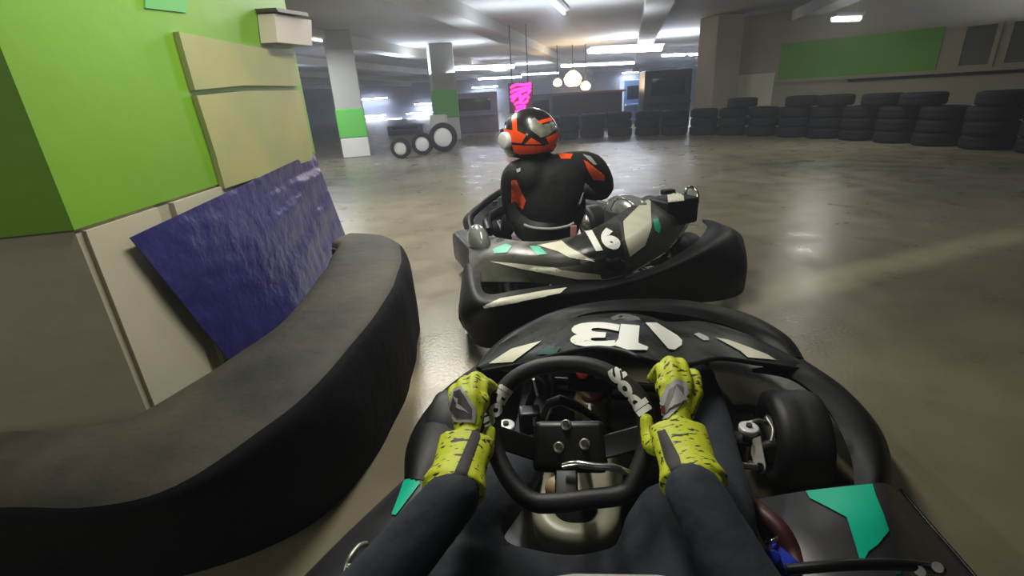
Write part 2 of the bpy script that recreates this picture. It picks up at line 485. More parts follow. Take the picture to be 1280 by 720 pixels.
def shutter(n, px0, px1, label):
    a = rw(px0, 100); b = rw(px1, 100); a.z = b.z = 0
    R = Matrix.Rotation(math.atan2(rd.y, rd.x), 3, 'Z')
    L = (b-a).length; mid = (a+b)/2
    bm = bmesh.new(); box_bm(bm, V((mid.x, mid.y, (zb+zt)/2))+rn*.015, (L, .03, zt-zb), R)
    w = link('window_%d' % n, fin(bm), SHUT, smooth=False, kind='structure', label=label)
    bm = bmesh.new()
    for z in (zb+.02, zt-.02): box_bm(bm, V((mid.x, mid.y, z))+rn*.035, (L, .05, .06), R)
    for q in (a, b): box_bm(bm, V((q.x, q.y, (zb+zt)/2))+rn*.035, (.07, .05, zt-zb), R)
    link('window_frame', fin(bm), WALLW, w, smooth=False)
    bm = bmesh.new()
    for i in range(1, 9):
        z = zb+(zt-zb)*i/9; box_bm(bm, V((mid.x, mid.y, z))+rn*.035, (L-.1, .012, .02), R)
    link('louvre', fin(bm), SHUT, w, smooth=False)
shutter(1, 1190, 1232, 'grey shuttered window beside the green band')
shutter(2, 1245, 1300, 'grey shuttered window at the far right')

# round-edged square columns
def column(n, px, Yd, wpx, mat_low, label, green=None):
    p = Y(px, 130, Yd); w = wpx/F*Yd
    bm = bmesh.new(); box_bm(bm, (p.x, p.y, H/2), (w, w, H), Matrix.Rotation(.25, 3, 'Z'), .03)
    o = link('pillar' if n == 1 else 'pillar', fin(bm), mat_low, smooth=False, kind='structure', label=label)
    if green:
        z0, z1, gm = green
        bm = bmesh.new(); box_bm(bm, (p.x, p.y, (z0+z1)/2), (w+.03, w+.03, z1-z0), Matrix.Rotation(.25, 3, 'Z'), .03)
        link('green_band', fin(bm), gm, o, smooth=False)
        bm = bmesh.new(); box_bm(bm, (p.x, p.y, z0/2), (w+.02, w+.02, z0), Matrix.Rotation(.25, 3, 'Z'), .03)
        link('white_base', fin(bm), WHITEP, o, smooth=False)
    return o
GREENF = mat('bright_green_paint', (96, 190, 72), .5)
column(1, 893, 12.75, 33, WALLW, 'cream square column between the lamps and the cream wall')
column(2, 436, 11.5, 30, BEAM, 'square column with green band above a white base', (.42, 1.03, GREENF))
column(3, 556, 15., 26, BEAM, 'slimmer far column with a green band', (.62, 1.38, GREENF))
column(4, 940, 16, 26, WALLW, 'far cream column behind the tyre barrier')
# white partition panel behind right pillar
slab_on_wall('trim_23', 915, 968, .5, 1.25, .05, mat('pale_panel', (226, 218, 194), .6), off=.0, kind='structure', label='pale cream panel at the end of the wall')

# ---------------------------------------------- left pillar
zg = .80
C1 = P(92, 287, zg); C2 = P(392, 192, zg); C1.z = C2.z = 0
pd = (C2-C1).normalized(); pn = V((pd.y, -pd.x, 0))      # towards the track
if pn.x < 0: pn = -pn
C0 = C1 - pn*1.1 - pd*.25; C3 = C2 - pn*1.1
def prism(cs, z0, z1):
    bm = bmesh.new()
    a = [bm.verts.new((c.x, c.y, z0)) for c in cs]; b = [bm.verts.new((c.x, c.y, z1)) for c in cs]
    n = len(cs)
    for i in range(n): bm.faces.new((a[i], a[(i+1) % n], b[(i+1) % n], b[i]))
    bm.faces.new(a[::-1]); bm.faces.new(b)
    return fin(bm)
print('pillar', C1, C2, (C2-C1).length)
wl = link('wall_left', prism([C0, C1, C2, C3], 0, H), CREAM, smooth=False, kind='structure', label='massive square pillar, cream below and bright green above')
g = .008
link('green_paint', prism([C0+(-pd-pn*0)*g, C1+(pn-pd)*g, C2+(pn+pd)*g, C3+pd*g], zg, H), GREEN, wl, smooth=False)
def on_pillar(px, py, off=.01):
    d = ray(px, py); t = (C1+pn*off-CAM).dot(pn)/d.dot(pn); return CAM+d*t
# beige board screwed on the pillar, in two sheets with a dark joint
def plate(name, pix, th, mt, parent=None, off=.01, **k):
    pts = [on_pillar(x, y, off) for x, y in pix]
    bm = bmesh.new(); a = [bm.verts.new(p) for p in pts]; b = [bm.verts.new(p+pn*th) for p in pts]; n = len(pts)
    for i in range(n): bm.faces.new((a[i], a[(i+1) % n], b[(i+1) % n], b[i]))
    bm.faces.new(a[::-1]); bm.faces.new(b)
    return link(name, fin(bm), mt, parent, smooth=False, **k)
bd = plate('wall_board', [(216, 40), (362, 68), (370, 108), (300, 107), (237, 113)], .02, BEIGE, label='upper beige board fixed on the green pillar', cat='board', group='beige boards on the pillar')
bd2 = plate('wall_board', [(239, 120), (300, 114), (371, 113), (386, 185), (386, 200), (275, 236), (262, 190)], .02, BEIGE, label='lower beige board on the pillar, above the blue tarpaulin', cat='board', group='beige boards on the pillar')
# junction box at the top
jb = plate('junction_box', [(322, 18), (372, 26), (373, 58), (326, 54)], .08, mat('pale_box', (196, 186, 168), .5), off=.012, label='small pale junction box high on the green pillar', cat='junction box')
plate('lid', [(318, 11), (362, 17), (364, 22), (322, 16)], .1, mat('box_lid', (120, 118, 108), .5), jb, off=.012)
plate('painted_mark', [(180, -10), (232, -6), (232, 16), (180, 10)], .004, mat('teal_mark', (86, 176, 84), .5), wl, off=.009, label='faint teal patch of paint')
# vertical boarding of the pale lower part: three slightly raised panels
for i, (x0, x1) in enumerate([(30, 150), (168, 250)]):
    pass
def low_panel(d0, d1, off, mt, lab):
    a = C1+pd*d0; b = C1+pd*d1
    link('lower_panel', prism([a+pn*.001, a+pn*off, b+pn*off, b+pn*.001], .0, zg-.01), mt, wl, smooth=False, label=lab)
L = (C2-C1).length
CREAM2 = mat('cream_panel', (190, 184, 160), .6, var=.06, scale=2)
low_panel(.02, .17*L, .012, CREAM2, 'pale board near the pillar corner')
low_panel(.21*L, .42*L, .018, CREAM2, 'pale middle board')

# ---------------------------------------------- blue tarpaulin hanging on the pillar foot and over the barrier
tp = {}
rows = []
TL, TR, BR, BL = (163, 297), (392, 190), (441, 318), (312, 482)
def tarp_pt(u, v):
    x = (TL[0]*(1-u)+TR[0]*u)*(1-v) + (BL[0]*(1-u)+BR[0]*u)*v
    y = (TL[1]*(1-u)+TR[1]*u)*(1-v) + (BL[1]*(1-u)+BR[1]*u)*v
    return x, y
def tarp_jit(off):
    return None
import itertools
rows = []
NU, NV = 44, 26
for j in range(NV+1):
    r = []
    for i in range(NU+1):
        u = i/NU; v = j/NV
        px, py = tarp_pt(u, v)
        off = .038 + .02*v*v + .007*math.sin(15*v+7*u+3*math.sin(5*u+3*v))*(.1+.9*u)*(1-.6*v) + .003*math.sin(41*v-9*u+2*math.sin(9*u))*u + .006*math.sin(5*u+4*v)
        # bulge and wrap around the far corner of the pillar
        off += .03*math.sin(PI*u)*v
        r.append(on_pillar(px, py, off))
    rows.append(r)
sheet('tarpaulin', rows, TARP, su=1, sv=1, thick=.004, up=pn, label='crumpled dark blue tarpaulin hanging on the foot of the green pillar', cat='tarpaulin')

# ---------------------------------------------- belt barrier around the pillar

bo = [(-2.0, .76), (-1.5, .80), (-1.04, .83), (-.82, .87), (-.67, .93), (-.56, 1.03), (-.48, 1.2), (-.44, 1.48), (-.45, 1.93), (-.49, 2.28), (-.63, 2.60), (-.85, 2.72)]
to = [(-1.95, .66), (-1.45, .68), (-.97, .69), (-.78, .69), (-.65, .73), (-.57, .86), (-.50, 1.06), (-.45, 1.50), (-.465, 1.95), (-.51, 2.25), (-.64, 2.52), (-.85, 2.62)]
ti = [(-2.0, .93), (-1.6, .94), (-1.2, .94), (-1.04, .95), (-.93, .98), (-.87, 1.1), (-.83, 1.23), (-.78, 1.50), (-.82, 1.98), (-.86, 2.2), (-.88, 2.35), (-.92, 2.4)]
HB = .4
def bar_rows():
    R = [[], [], [], [], []]
    for b, t, q in zip(bo, to, ti):
        b = V((*b, 0)); t = V((*t, 0)); q = V((*q, 0))
        o = (b-q); o.z = 0; o = o.normalized() if o.length > .001 else V((0, 0, 0))
        R[0].append(b+V((0, 0, .0)))
        R[1].append(b.lerp(t, .35)+o*.012+V((0, 0, HB*.35)))
        R[2].append(b.lerp(t, .7)+o*.018+V((0, 0, HB*.72)))
        R[3].append(b.lerp(t, .97)+o*.008+V((0, 0, HB*.93)))
        R[4].append(t-o*.012+V((0, 0, HB)))
    return R
rng = random.Random(3)
def belt_j(p):
    w = math.sin(p.x*9+p.y*7)*.006+math.sin(p.y*21+p.z*8)*.003
    return p+V((w, w*.6, 0 if p.z < .03 else w*.6))
br = empty('track_barrier', (-.6, 1.5, 0), label='black rubber-belt barrier curving around the foot of the green pillar', cat='barrier')
sheet('side_belt', bar_rows(), BELT, br, su=6, sv=4, thick=.012, jitter=belt_j, up=V((1, -.4, .3)))
top_rows = []
R4 = bar_rows()[4]
for k, zz in ((0, 0), (.12, .012), (.5, .016), (.9, .010), (1, -.02)):
    top_rows.append([a.lerp(V((*q, HB)), k)+V((0, 0, zz)) for a, q in zip(R4, ti)])
sheet('top_belt', top_rows, BELTT, br, su=6, sv=3, thick=.012, jitter=belt_j)
sheet('inner_belt', [[V((*q, HB-.025)) for q in ti], [V((*q, HB*.5)) for q in ti], [V((*q, 0)) for q in ti]], BELT, br, su=6, sv=2, thick=.012, up=V((-1, .3, 0)))

# ------------------------------------------------------------------ tyres
def tyre_mesh(R_, w, r_in, n=36, tread=True):
    """lathe about local z, resting on z=0"""
    prof = [(r_in, w*.12), (r_in+.012, w*.02), (R_*.80, 0), (R_*.95, w*.06), (R_, w*.2), (R_, w*.42), (R_*.985, w*.5), (R_, w*.58), (R_, w*.8), (R_*.95, w*.94), (R_*.80, w), (r_in+.012, w*.98), (r_in, w*.88), (r_in+.006, w*.5)]
    bm = bmesh.new(); L = []
    for i in range(n):
        a = 2*PI*i/n
        L.append([bm.verts.new((r*math.cos(a), r*math.sin(a), z)) for r, z in prof])
    m = len(prof)
    for i in range(n):
        p, q = L[i], L[(i+1) % n]
        for j in range(m): bm.faces.new((p[j], p[(j+1) % m], q[(j+1) % m], q[j]))
    bmesh.ops.recalc_face_normals(bm, faces=bm.faces)
    me = bpy.data.meshes.new('tyre'); bm.to_mesh(me); bm.free()
    for p in me.polygons: p.use_smooth = True
    return me
TY = tyre_mesh(.30, .19, .17); TY.materials.append(RUBBER)
RUBBER2 = mat('tyre_rubber_dusty', (26, 24, 22), .85, spec=.2, var=.3, scale=4, bump=.2, bscale=60)
TY2 = TY.copy(); TY2.materials.clear(); TY2.materials.append(RUBBER2)
def tyre(loc, label, group, rz=0, tilt=0, me=None):
    o = bpy.data.objects.new('tyre', me or TY); COL.objects.link(o)
    o.location = loc; o.rotation_euler = (tilt, 0, rz)
    return props(o, label=label, cat='tyre', group=group)
# tyres packed between the belt and the pillar
tyre((-1.43, .70+.60, 0), 'dusty black tyre lying between the rubber belt and the pillar', 'tyres packed behind the belt') if False else None

# far tyre wall: stacks side by side following the track edge
edge_px = [(648, 186), (700, 176), (760, 172), (830, 170), (900, 170), (980, 172), (1060, 176), (1140, 182), (1220, 188), (1300, 194), (1390, 203)]
ep = [P(x, y, 0) for x, y in edge_px]
path = catmull(ep, 10)
Ls = [0]
for a, b in zip(path, path[1:]): Ls.append(Ls[-1]+(b-a).length)
def at_len(s):
    for i in range(len(Ls)-1):
        if Ls[i+1] >= s: return path[i].lerp(path[i+1], (s-Ls[i])/(Ls[i+1]-Ls[i]))
    return path[-1]
print('tyre wall', Ls[-1], [tuple(round(c, 1) for c in p) for p in ep])
s = 0.; k = 0; rng = random.Random(5)
while s < Ls[-1]:
    p = at_len(s); back = V((p.x, p.y, 0)).normalized()*.34
    px = proj(p)[0]
    n = 3 if px > 800 else 3
    where = ('at the foot of the green banded wall' if px > 960 else 'in front of the cream column' if px > 860 else 'under the bright lamps')
    for j in range(n):
        tyre(p+back+V((rng.uniform(-.02, .02), rng.uniform(-.02, .02), .19*j)), 'black tyre in the far stacked tyre wall '+where, 'stacked tyres '+where, rng.uniform(0, 6), me=TY if rng.random() < .75 else TY2)
    k += 1; s += .645
print('stacks', k)
# a few loose ones thrown on top
def on_wall_top(px, lvl=.575):
    best = min(range(len(path)), key=lambda i: abs(proj(path[i])[0]-px)); p = path[best]
    return p+V((p.x, p.y, 0)).normalized()*.34+V((0, 0, lvl))
for px, lab, t in ((994, 'dusty brown-black tyre thrown on top of the tyre wall below the green band', TY2), (1036, 'second tyre on top of the tyre wall, right next to the dusty one', TY2), (1088, 'single loose tyre lying on top of the tyre wall', TY), (1136, 'loose tyre on the tyre wall just before the grey shutters', TY), (1235, 'lone tyre on top of the wall under the grey shutters', TY), (925, 'tyre tipped on top of the wall beside the cream column', TY)):
    o = tyre(on_wall_top(px), lab, None, 1., me=t)

# ------------------------------------------------------------------ ceiling lamps
LAMPS = []
def lamp(x0, y0, x1, y1, label, bright=TUBE, z=H-.28, wt=.10, group='tube lamps under the ceiling'):
    xm, ym = (x0+x1)/2, (y0+y1)/2
    c = P(xm, ym, z); wall = c.y < 0 or c.y > 37
    yc = 40.35 if wall else c.y
    c = Y(xm, ym, yc); a = Y(x0, ym, yc); b = Y(x1, ym, yc); a.z = b.z = c.z
    if not wall:
        q = (b-a).length*.16; a.y -= q; b.y += q; a.x *= a.y/yc; b.x *= b.y/yc
    L = (b-a).length
    rt = empty('wall_lamp' if wall else 'tube_lamp', ((a.x+b.x)/2, (a.y+b.y)/2, a.z), label=label, cat='lamp', group=group, kind='thing')
    d = (b-a).normalized(); up = V((0, 0, 1)); s = d.cross(up)
    bm = bmesh.new()
    sweep_bm(bm, [a+up*.07-d*.03, b+up*.07+d*.03], [(-wt*.9, .03), (wt*.9, .03), (wt*.9, -.01), (wt*.55, -.045), (-wt*.55, -.045), (-wt*.9, -.01)], up=up)
    link('housing', fin(bm), LGREY, rt, smooth=False)
    bm = bmesh.new()
    cyl_bm(bm, a, b, wt*.62, n=10)
    link('fluorescent_tube', fin(bm), bright, rt)
    for t in (.15, .85):
        q = a.lerp(b, t)
        if wall: cyl('bracket', q+up*.07, q+up*.07+V((0, .42, 0)), .02, LGREY, rt, n=6)
        else: cyl('hanger', q+up*.09, V((q.x, q.y, H+.01)), .006, LGREY, rt, n=6)
    LAMPS.append((a, b, L))
    return rt
lam = [
 (566, 91, 642, 76, 'large bright white tube lamp left of the pink neon sign'),
 (598, 102, 652, 92, 'second bright tube lamp below the large one, left of the neon'),
 (590, 112, 622, 105, 'short tube lamp third from the top, left of the neon'),
 (592, 119, 618, 113, 'lowest short tube lamp in the row left of the neon'),
 (736, 68, 826, 54, 'largest and highest bright tube lamp over the back of the track'),
 (702, 86, 792, 74, 'long bright tube lamp below the highest one'),
 (652, 97, 698, 87, 'bright tube lamp straight above the pink neon sign'),
 (778, 93, 798, 88, 'tiny blue-white tube lamp low over the back of the garage'),
 (432, 131, 484, 116, 'bright tube lamp above the near green-banded column'),
 (448, 150, 482, 139, 'tube lamp just right of the near green-banded column'),
 (460, 156, 502, 142, 'lower tube lamp right of the near green-banded column'),
 (508, 146, 543, 136, 'tube lamp touching the slim green-banded column'),
 (518, 133, 542, 126, 'small tube lamp above left of the slim green-banded column'),
 (566, 137, 578, 131, 'tiny tube lamp right of the slim green-banded column'),
 (828, 71, 856, 66, 'thin tube lamp left of the cream column'),
 (862, 70, 882, 65, 'thin tube lamp touching the cream column'),
]
for i, l in enumerate(lam): lamp(*l, wt=(.17 if i in (0, 4) else .12 if i in (1, 5, 8) else .09))
lamp(942, 64, 974, 60, 'thin warm tube lamp above the left end of the green band', TUBED, z=H-.5)
lamp(912, 86, 938, 81, 'dim yellow tube lamp right of the cream column', mat('tube_light_yellow', (235, 225, 130), .4, emit=4.), z=H-.6)
lamp(1042, 24.5, 1074, 21, 'single thin tube lamp over the green band', TUBED, z=H-.4)

# overhead fittings nearer the track (above the picture), same tube lamps and one added fill, lighting the foreground
def area(loc, sx, sy, e, col=(1, 1, 1), rot=(0, 0, 0), sh=.0):
    l = bpy.data.lights.new('lamp_glow', 'AREA'); l.shape = 'RECTANGLE'; l.size = sx; l.size_y = sy; l.energy = e; l.color = col
    o = bpy.data.objects.new('lamp_glow', l); COL.objects.link(o); o.location = loc; o.rotation_euler = rot; return o
def over(x, y, rz, L, e, label, col=(1, .97, .88)):
    d = V((math.cos(rz), math.sin(rz), 0)); z = H-.30
    rt = empty('tube_lamp', (x, y, z), label=label, cat='lamp', group='tube lamps over the track')
    a = V((x, y, z))-d*L/2; b = V((x, y, z))+d*L/2; up = V((0, 0, 1)); s = d.cross(up)
    bm = bmesh.new(); sweep_bm(bm, [a+up*.06, b+up*.06], [(-.09, .03), (.09, .03), (.09, -.01), (.055, -.03), (-.055, -.03), (-.09, -.01)], up=up)
    link('housing', fin(bm), LGREY, rt, smooth=False)
    for t in (.15, .85):
        q = a.lerp(b, t); cyl('hanger', q+up*.08, V((q.x, q.y, H+.01)), .006, LGREY, rt, n=6)
    bm = bmesh.new(); cyl_bm(bm, a, b, .022, n=8)
    link('fluorescent_tube', fin(bm), mat('tube_light_near', (255, 250, 235), .4, emit=3.), rt)
    area((x, y, z-.05), L, .15, e, col, (0, 0, rz))
over(-.15, 1.75, 1.5, 1.5, 42, 'tube lamp above the driver, beside the green pillar')
over(-.9, 4.6, 1.4, 1.5, 95, 'tube lamp over the track behind the green pillar')
over(2.6, 4.2, 1.2, 1.5, 11, 'tube lamp over the open right side of the track')
over(.9, 8.0, 1.3, 1.5, 110, 'tube lamp over the middle of the track', (.86, .92, 1))
over(-3.5, 9.5, 1.3, 1.5, 80, 'tube lamp over the far left lane', (.86, .92, 1))
over(-2.4, -1.6, 1.3, 1.5, 40, 'tube lamp behind the driver on the pillar side')  # unseen fill, added to brighten the pillar's dark near face
over(5.2, 8.0, 1.2, 1.5, 30, 'tube lamp before the green banded wall')
for a, b, L in LAMPS:
    c = (a+b)/2
    if c.y > 12:
        area((c.x, c.y, c.z-.1), max(1, L), .4, 60, (.75, .85, 1), (0, 0, math.atan2((b-a).y, (b-a).x)))
# light thrown up on the ceiling by the bare tubes
for x, y, e in ((-2, 15, 150), (5, 16, 220), (-8, 16, 120), (1, 26, 200), (10, 26, 120), (1, 9.5, 60), (8, 9, 30)):
    area((x, y, H-.75), 3, .6, e, (.72, .82, 1), (PI, 0, 0))
area((0, 9, 1.6), 6, 6, 14, (1, .96, .9), (PI, 0, 0)) if False else None

# ------------------------------------------------------------------ far background things
def bg_box(name, px0, py0, px1, py1, yd, depth, mt, label, cat, rows=None, bev=.03):
    a = Y(px0, py1, yd); b = Y(px1, py0, yd)
    z0 = a.z; z1 = b.z
    return a, b
# lit snack counter with warm lamps
ct = empty('counter', Y(735, 148, 15.5), label='long reddish-brown counter lit warmly below the highest tube lamps', cat='counter')
a = Y(682, 150, 15.5); b = Y(778, 138, 15.5)
box('counter_body', ((a.x+b.x)/2, 15.9, .52), (b.x-a.x, .7, 1.04), mat('counter_front', (70, 58, 62), .5), ct)
box('counter_top', ((a.x+b.x)/2, 15.85, 1.06), (b.x-a.x+.15, .85, .06), BROWN, ct)
for i, (px, py, r, lab) in enumerate(((716, 98, .30, 'large glowing warm lamp over the counter'), (732, 107, .17, 'smaller glowing warm lamp to the right over the counter'), (697, 103, .15, 'glowing warm lamp left over the counter'))):
    p = Y(px, py, 17.5)
    rt = empty('pendant_lamp', p, label=lab, cat='lamp', group='warm lamps over the counter')
    bm = bmesh.new(); cyl_bm(bm, p-V((0, 0, r*.8)), p+V((0, 0, r*.8)), r, n=20, rings=[(0, r*.5), (.15, r*.85), (.5, r), (.8, r*.7), (1, r*.25)])
    link('lamp_shade', fin(bm), WARM, rt)
    cyl('cord', p+V((0, 0, r*.8)), V((p.x, p.y, max(H, p.z+.3))), .015, BLACKM, rt, n=6)
l = bpy.data.lights.new('warm_glow', 'POINT'); l.energy = 160; l.color = (1, .75, .45); l.shadow_soft_size = .3
o = bpy.data.objects.new('warm_glow', l); COL.objects.link(o); o.location = Y(722, 112, 17.0)
# pink neon sign (illegible scribble of bent tubes on a dark board)
ns = empty('neon_sign', Y(651, 139, 12), label='glowing pink neon sign just above the orange helmet', cat='sign')
p0 = Y(634, 104, 12.0); p1 = Y(666, 140, 12.0)
box('sign_board', ((p0.x+p1.x)/2+.02, 12.08, (p0.z+p1.z)/2), (abs(p1.x-p0.x), .05, abs(p0.z-p1.z)), mat('sign_board', (70, 16, 60), .5), ns)
for k, pts in enumerate(([(638, 110), (645, 106), (655, 106), (664, 104)], [(638, 116), (643, 113), (652, 111), (664, 108)], [(638, 122), (648, 116), (662, 112), (660, 117)], [(640, 127), (644, 121), (650, 119), (651, 126), (657, 119), (661, 123)], [(643, 131), (648, 128), (655, 129), (660, 125)], [(645, 135), (650, 133), (657, 133)], [(644, 140), (650, 137), (657, 136)])):
    tube('neon_tube', [Y(x, y, 11.98) for x, y in pts], .035 if k in (3,) else .028, PINK, ns, n=8)
for q in (640, 660):
    pp = Y(q, 104, 12.08); cyl('hanger', pp, V((pp.x, pp.y, H)), .012, BLACKM, ns, n=6)

# dark drum-like tyres on edge with white faces at the left of the barrier
for (px, py, r, lab) in ((503, 189, .15, 'smallest tyre with a whitish face standing left of the far track edge'), (530, 185, .17, 'middle tyre with a whitish face standing at the far track edge'), (556, 177, .23, 'largest tyre with a white round face standing at the far track edge')):
    p = P(px, 198-(px-500)*.16, 0); c = V((p.x, p.y, r*1.35))
    rt = empty('standing_tyre', (p.x, p.y, 0), label=lab, cat='tyre', group='white faced tyres')
    me = tyre_mesh(r*1.35, .26, r*.9, 28)
    me.transform(Matrix.Translation(c) @ Matrix.Rotation(PI/2, 4, 'X') @ Matrix.Translation((0, 0, -.13)))
    link('tyre_casing', me, RUBBER, rt)
    cyl('white_face', c+V((0, -.1, 0)), c+V((0, .1, 0)), r*.92, WHITEP, rt, bev=.02)
p = P(549, 186, 0)
b1 = empty('barrier_block', (p.x+.0, p.y+1.2, 0), label='white upright block above the white faced tyres', cat='block')
q = Y(549, 155, p.y+1.2)
box('block_body', (q.x, q.y, q.z), (.42, .3, .46), WHITEP, b1, bev=.04); box('block_foot', (q.x, q.y, (q.z-.23)/2), (.30, .24, max(.05, q.z-.23)), BLACKP, b1, bev=.02)
# low dark machines between the columns
for (px0, px1, ytop, lab, mt) in ((486, 530, 156, 'low blue-grey cabinet right of the near green-banded column', (84, 98, 126)), (568, 624, 116, 'tall mauve-grey cabinet between the slim column and the neon', (122, 112, 140)), (662, 690, 118, 'grey cabinet right of the neon sign', (96, 98, 122)), (800, 856, 88, 'dark greenish cabinet left of the cream column', (58, 68, 66)), (776, 802, 100, 'pale blue cabinet behind the tyre wall', (110, 140, 186))):
    yd = {486: 19, 568: 17.5, 662: 14.2, 800: 14.6, 776: 17.}[px0]; a = Y(px0, 160, yd); b = Y(px1, 160, yd); zt_ = Y((px0+px1)/2, ytop, yd).z
    rt = empty('cabinet', ((a.x+b.x)/2, yd, 0), label=lab, cat='cabinet')
    m_ = mat('cab_%d_%d' % (px0, px1), mt, .4, var=.2, scale=2)
    box('cabinet_body', ((a.x+b.x)/2, yd, zt_/2), (b.x-a.x, .6, zt_), m_, rt, bev=.03)
    box('screen', ((a.x+b.x)/2, yd-.31, zt_*.72), ((b.x-a.x)*.7, .03, zt_*.3), mat('dark_screen', (30, 36, 52), .15), rt)
    box('ledge', ((a.x+b.x)/2, yd-.4, zt_*.45), ((b.x-a.x)*.9, .25, .06), m_, rt)

for px, c in ((590, (150, 60, 80)), (612, (70, 84, 120))):
    pass

# ================================================================== KART AHEAD (number 16)
K2 = P(757, 400, 0); H2 = math.radians(18)      # heading turned left
h2 = V((-math.sin(H2), math.cos(H2), 0)); r2 = V((math.cos(H2), math.sin(H2), 0))
K2 = V((.50, 2.52, 0))
def k2(x, y, z): return K2 + r2*x + h2*y + V((0, 0, z))
kart2 = empty('go_kart', K2, H2, label='black and grey racing kart numbered 16 driving ahead', cat='kart')
# --- rear bumper: big black moulding, rows from the top inner edge to the foot
colpx = [
 # top-inner,       top-outer,        mid,             bottom
 ((600, 335, .30), (583, 330, .30), (577, 352, .20), (580, 372, .07)),
 ((606, 366, .31), (594, 376, .31), (578, 398, .20), (590, 426, .06)),
 ((650, 362, .33), (640, 378, .32), (632, 404, .20), (640, 432, .06)),
 ((710, 354, .31), (705, 370, .29), (705, 388, .18), (710, 400, .06)),
 ((765, 348, .31), (768, 360, .29), (770, 376, .18), (775, 388, .06)),
 ((825, 330, .32), (832, 340, .31), (838, 360, .18), (840, 380, .06)),
 ((872, 300, .33), (888, 310, .34), (898, 348, .20), (898, 376, .06)),
 ((884, 282, .33), (916, 290, .33), (932, 330, .21), (929, 364, .07)),
 ((878, 274, .33), (898, 278, .32), (928, 296, .22), (930, 336, .10)),
]
rows = [[P(*c[i]) for c in colpx] for i in range(4)]
bump2 = sheet('rear_bumper', rows, BLACKP, kart2, su=7, sv=7, thick=.015, up=V((0, -1, .6)))
# --- rear fairing
colf = [
 # back (far) edge,    crown,          near edge
 ((588, 290, .34), (586, 318, .33), (590, 352, .27)),
 ((622, 297, .38), (622, 318, .37), (628, 352, .28)),
 ((662, 302, .42), (664, 322, .40), (672, 353, .29)),
 ((705, 298, .45), (706, 320, .42), (716, 354, .30)),
 ((745, 284, .48), (752, 310, .45), (765, 346, .31)),
 ((782, 262, .50), (790, 296, .46), (800, 336, .32)),
 ((812, 244, .50), (820, 276, .46), (834, 314, .32)),
 ((840, 258, .44), (846, 270, .42), (858, 286, .32)),
 ((856, 264, .38), (860, 268, .37), (864, 272, .32)),
]
rows = [[P(*c[i]) for c in colf] for i in range(3)]
fair2 = sheet('rear_fairing', rows, GREYP, kart2, su=7, sv=7, thick=.008)
def dk(n, poly, mt, tg=None, lab=None): return decal(n, [poly], tg or [fair2], mt, kart2, label=lab)
dk('fairing_stripe', [(612, 327), (640, 329), (692, 334), (700, 337), (750, 343), (752, 349), (722, 349), (690, 343), (652, 336)], WHITED, lab='off-white stripe')
dk('fairing_stripe', [(672, 307), (702, 301), (711, 309), (744, 327), (712, 322), (698, 315)], WHITED, lab='off-white wedge left of the number')
dk('fairing_stripe', [(779, 277), (800, 256), (813, 247), (814, 284), (806, 307), (787, 321), (781, 300)], WHITED, lab='off-white wedge right of the number')
dk('fairing_stripe', [(793, 338), (815, 325), (832, 315), (846, 298), (858, 278), (860, 279), (850, 298), (838, 312), (816, 328), (800, 336)], WHITED, lab='off-white curved stripe')
dk('sticker', [(616, 312), (632, 305), (640, 308), (634, 316), (618, 317)], TEAL, lab='teal sticker')
dk('sticker', [(662, 308), (674, 308), (684, 318), (672, 319)], TEAL, lab='teal sticker')
dk('sticker', [(816, 275), (822, 273), (826, 284), (824, 292), (818, 288)], TEAL, lab='teal sticker')
dk('number_plate', [(708, 303), (734, 286), (774, 279), (780, 320), (748, 326), (732, 318)], DGREYP, lab='dark plate behind the number')
decal('number', [], [fair2], NUMW, kart2, tris=text_tris('16', ((731, 289), (768, 285), (777, 311), (742, 315)), bold=.065, shear=-.1), off=.006, step=4, label='white number 16')
dk('air_hole', [(757, 326), (782, 322), (784, 330), (772, 340), (756, 336)], BLKLINE, lab='black opening')
decal('bumper_stripe', [[(604, 383), (625, 374), (680, 364), (709, 360), (700, 367), (650, 377), (606, 385)]], [bump2], WHITED, kart2, label='off-white stripe', off=.004)
# side pods, frame, wheels
def box2(name, x, y, z, sx, sy, sz, mt, bev=.03, parent=None, rz=0, **k):
    return box(name, k2(x, y, z), (sx, sy, sz), mt, parent or kart2, rot=Matrix.Rotation(H2+rz, 3, 'Z'), bev=bev, **k)
def wheel(parent, c, ax, r, w, name='wheel', yaw=None):
    ax = ax.normalized()
    me = tyre_mesh(r, w, r*.5, 40)
    Mx = Matrix.Translation(c) @ ax.to_track_quat('Z', 'Y').to_matrix().to_4x4() @ Matrix.Translation((0, 0, -w/2))
    me.transform(Mx)
    wo = link(name, me, RUBBERK, parent)
    bm = bmesh.new(); cyl_bm(bm, c-ax*w*.42, c+ax*w*.42, r*.5, n=24, rings=[(0, r*.53), (.06, r*.5), (.12, r*.36), (.45, r*.2), (.55, r*.2), (.88, r*.36), (.94, r*.5), (1, r*.53)])
    link('rim', fin(bm), STEEL, wo)
    return wo
RUBBERK = mat('kart_tyre_rubber', (22, 22, 23), .55, var=.2, scale=8)
box2('floor_tray', -.05, .55, .045, .6, 1.3, .015, BLACKM, .004)
for sx, y, r, w in ((-.48, -.05, .14, .2), (.48, -.05, .14, .2), (-.36, .98, .13, .13), (.47, .98, .13, .13)):
    wheel(kart2, k2(sx, y, r), r2, r, w)
tube('rear_axle', [k2(-.4, -.05, .14), k2(.4, -.05, .14)], .02, STEEL, kart2, sub=1)
for sx in (-.27, .27):
    tube('frame_tube', [k2(sx, -.1, .09), k2(sx, .5, .07), k2(sx*.8, 1.2, .08)], .016, BLACKM, kart2)
box2('side_pod', -.55, .47, .17, .24, .62, .2, PODP, .05); box2('side_pod', .56, .47, .19, .24, .6, .22, PODP, .05)
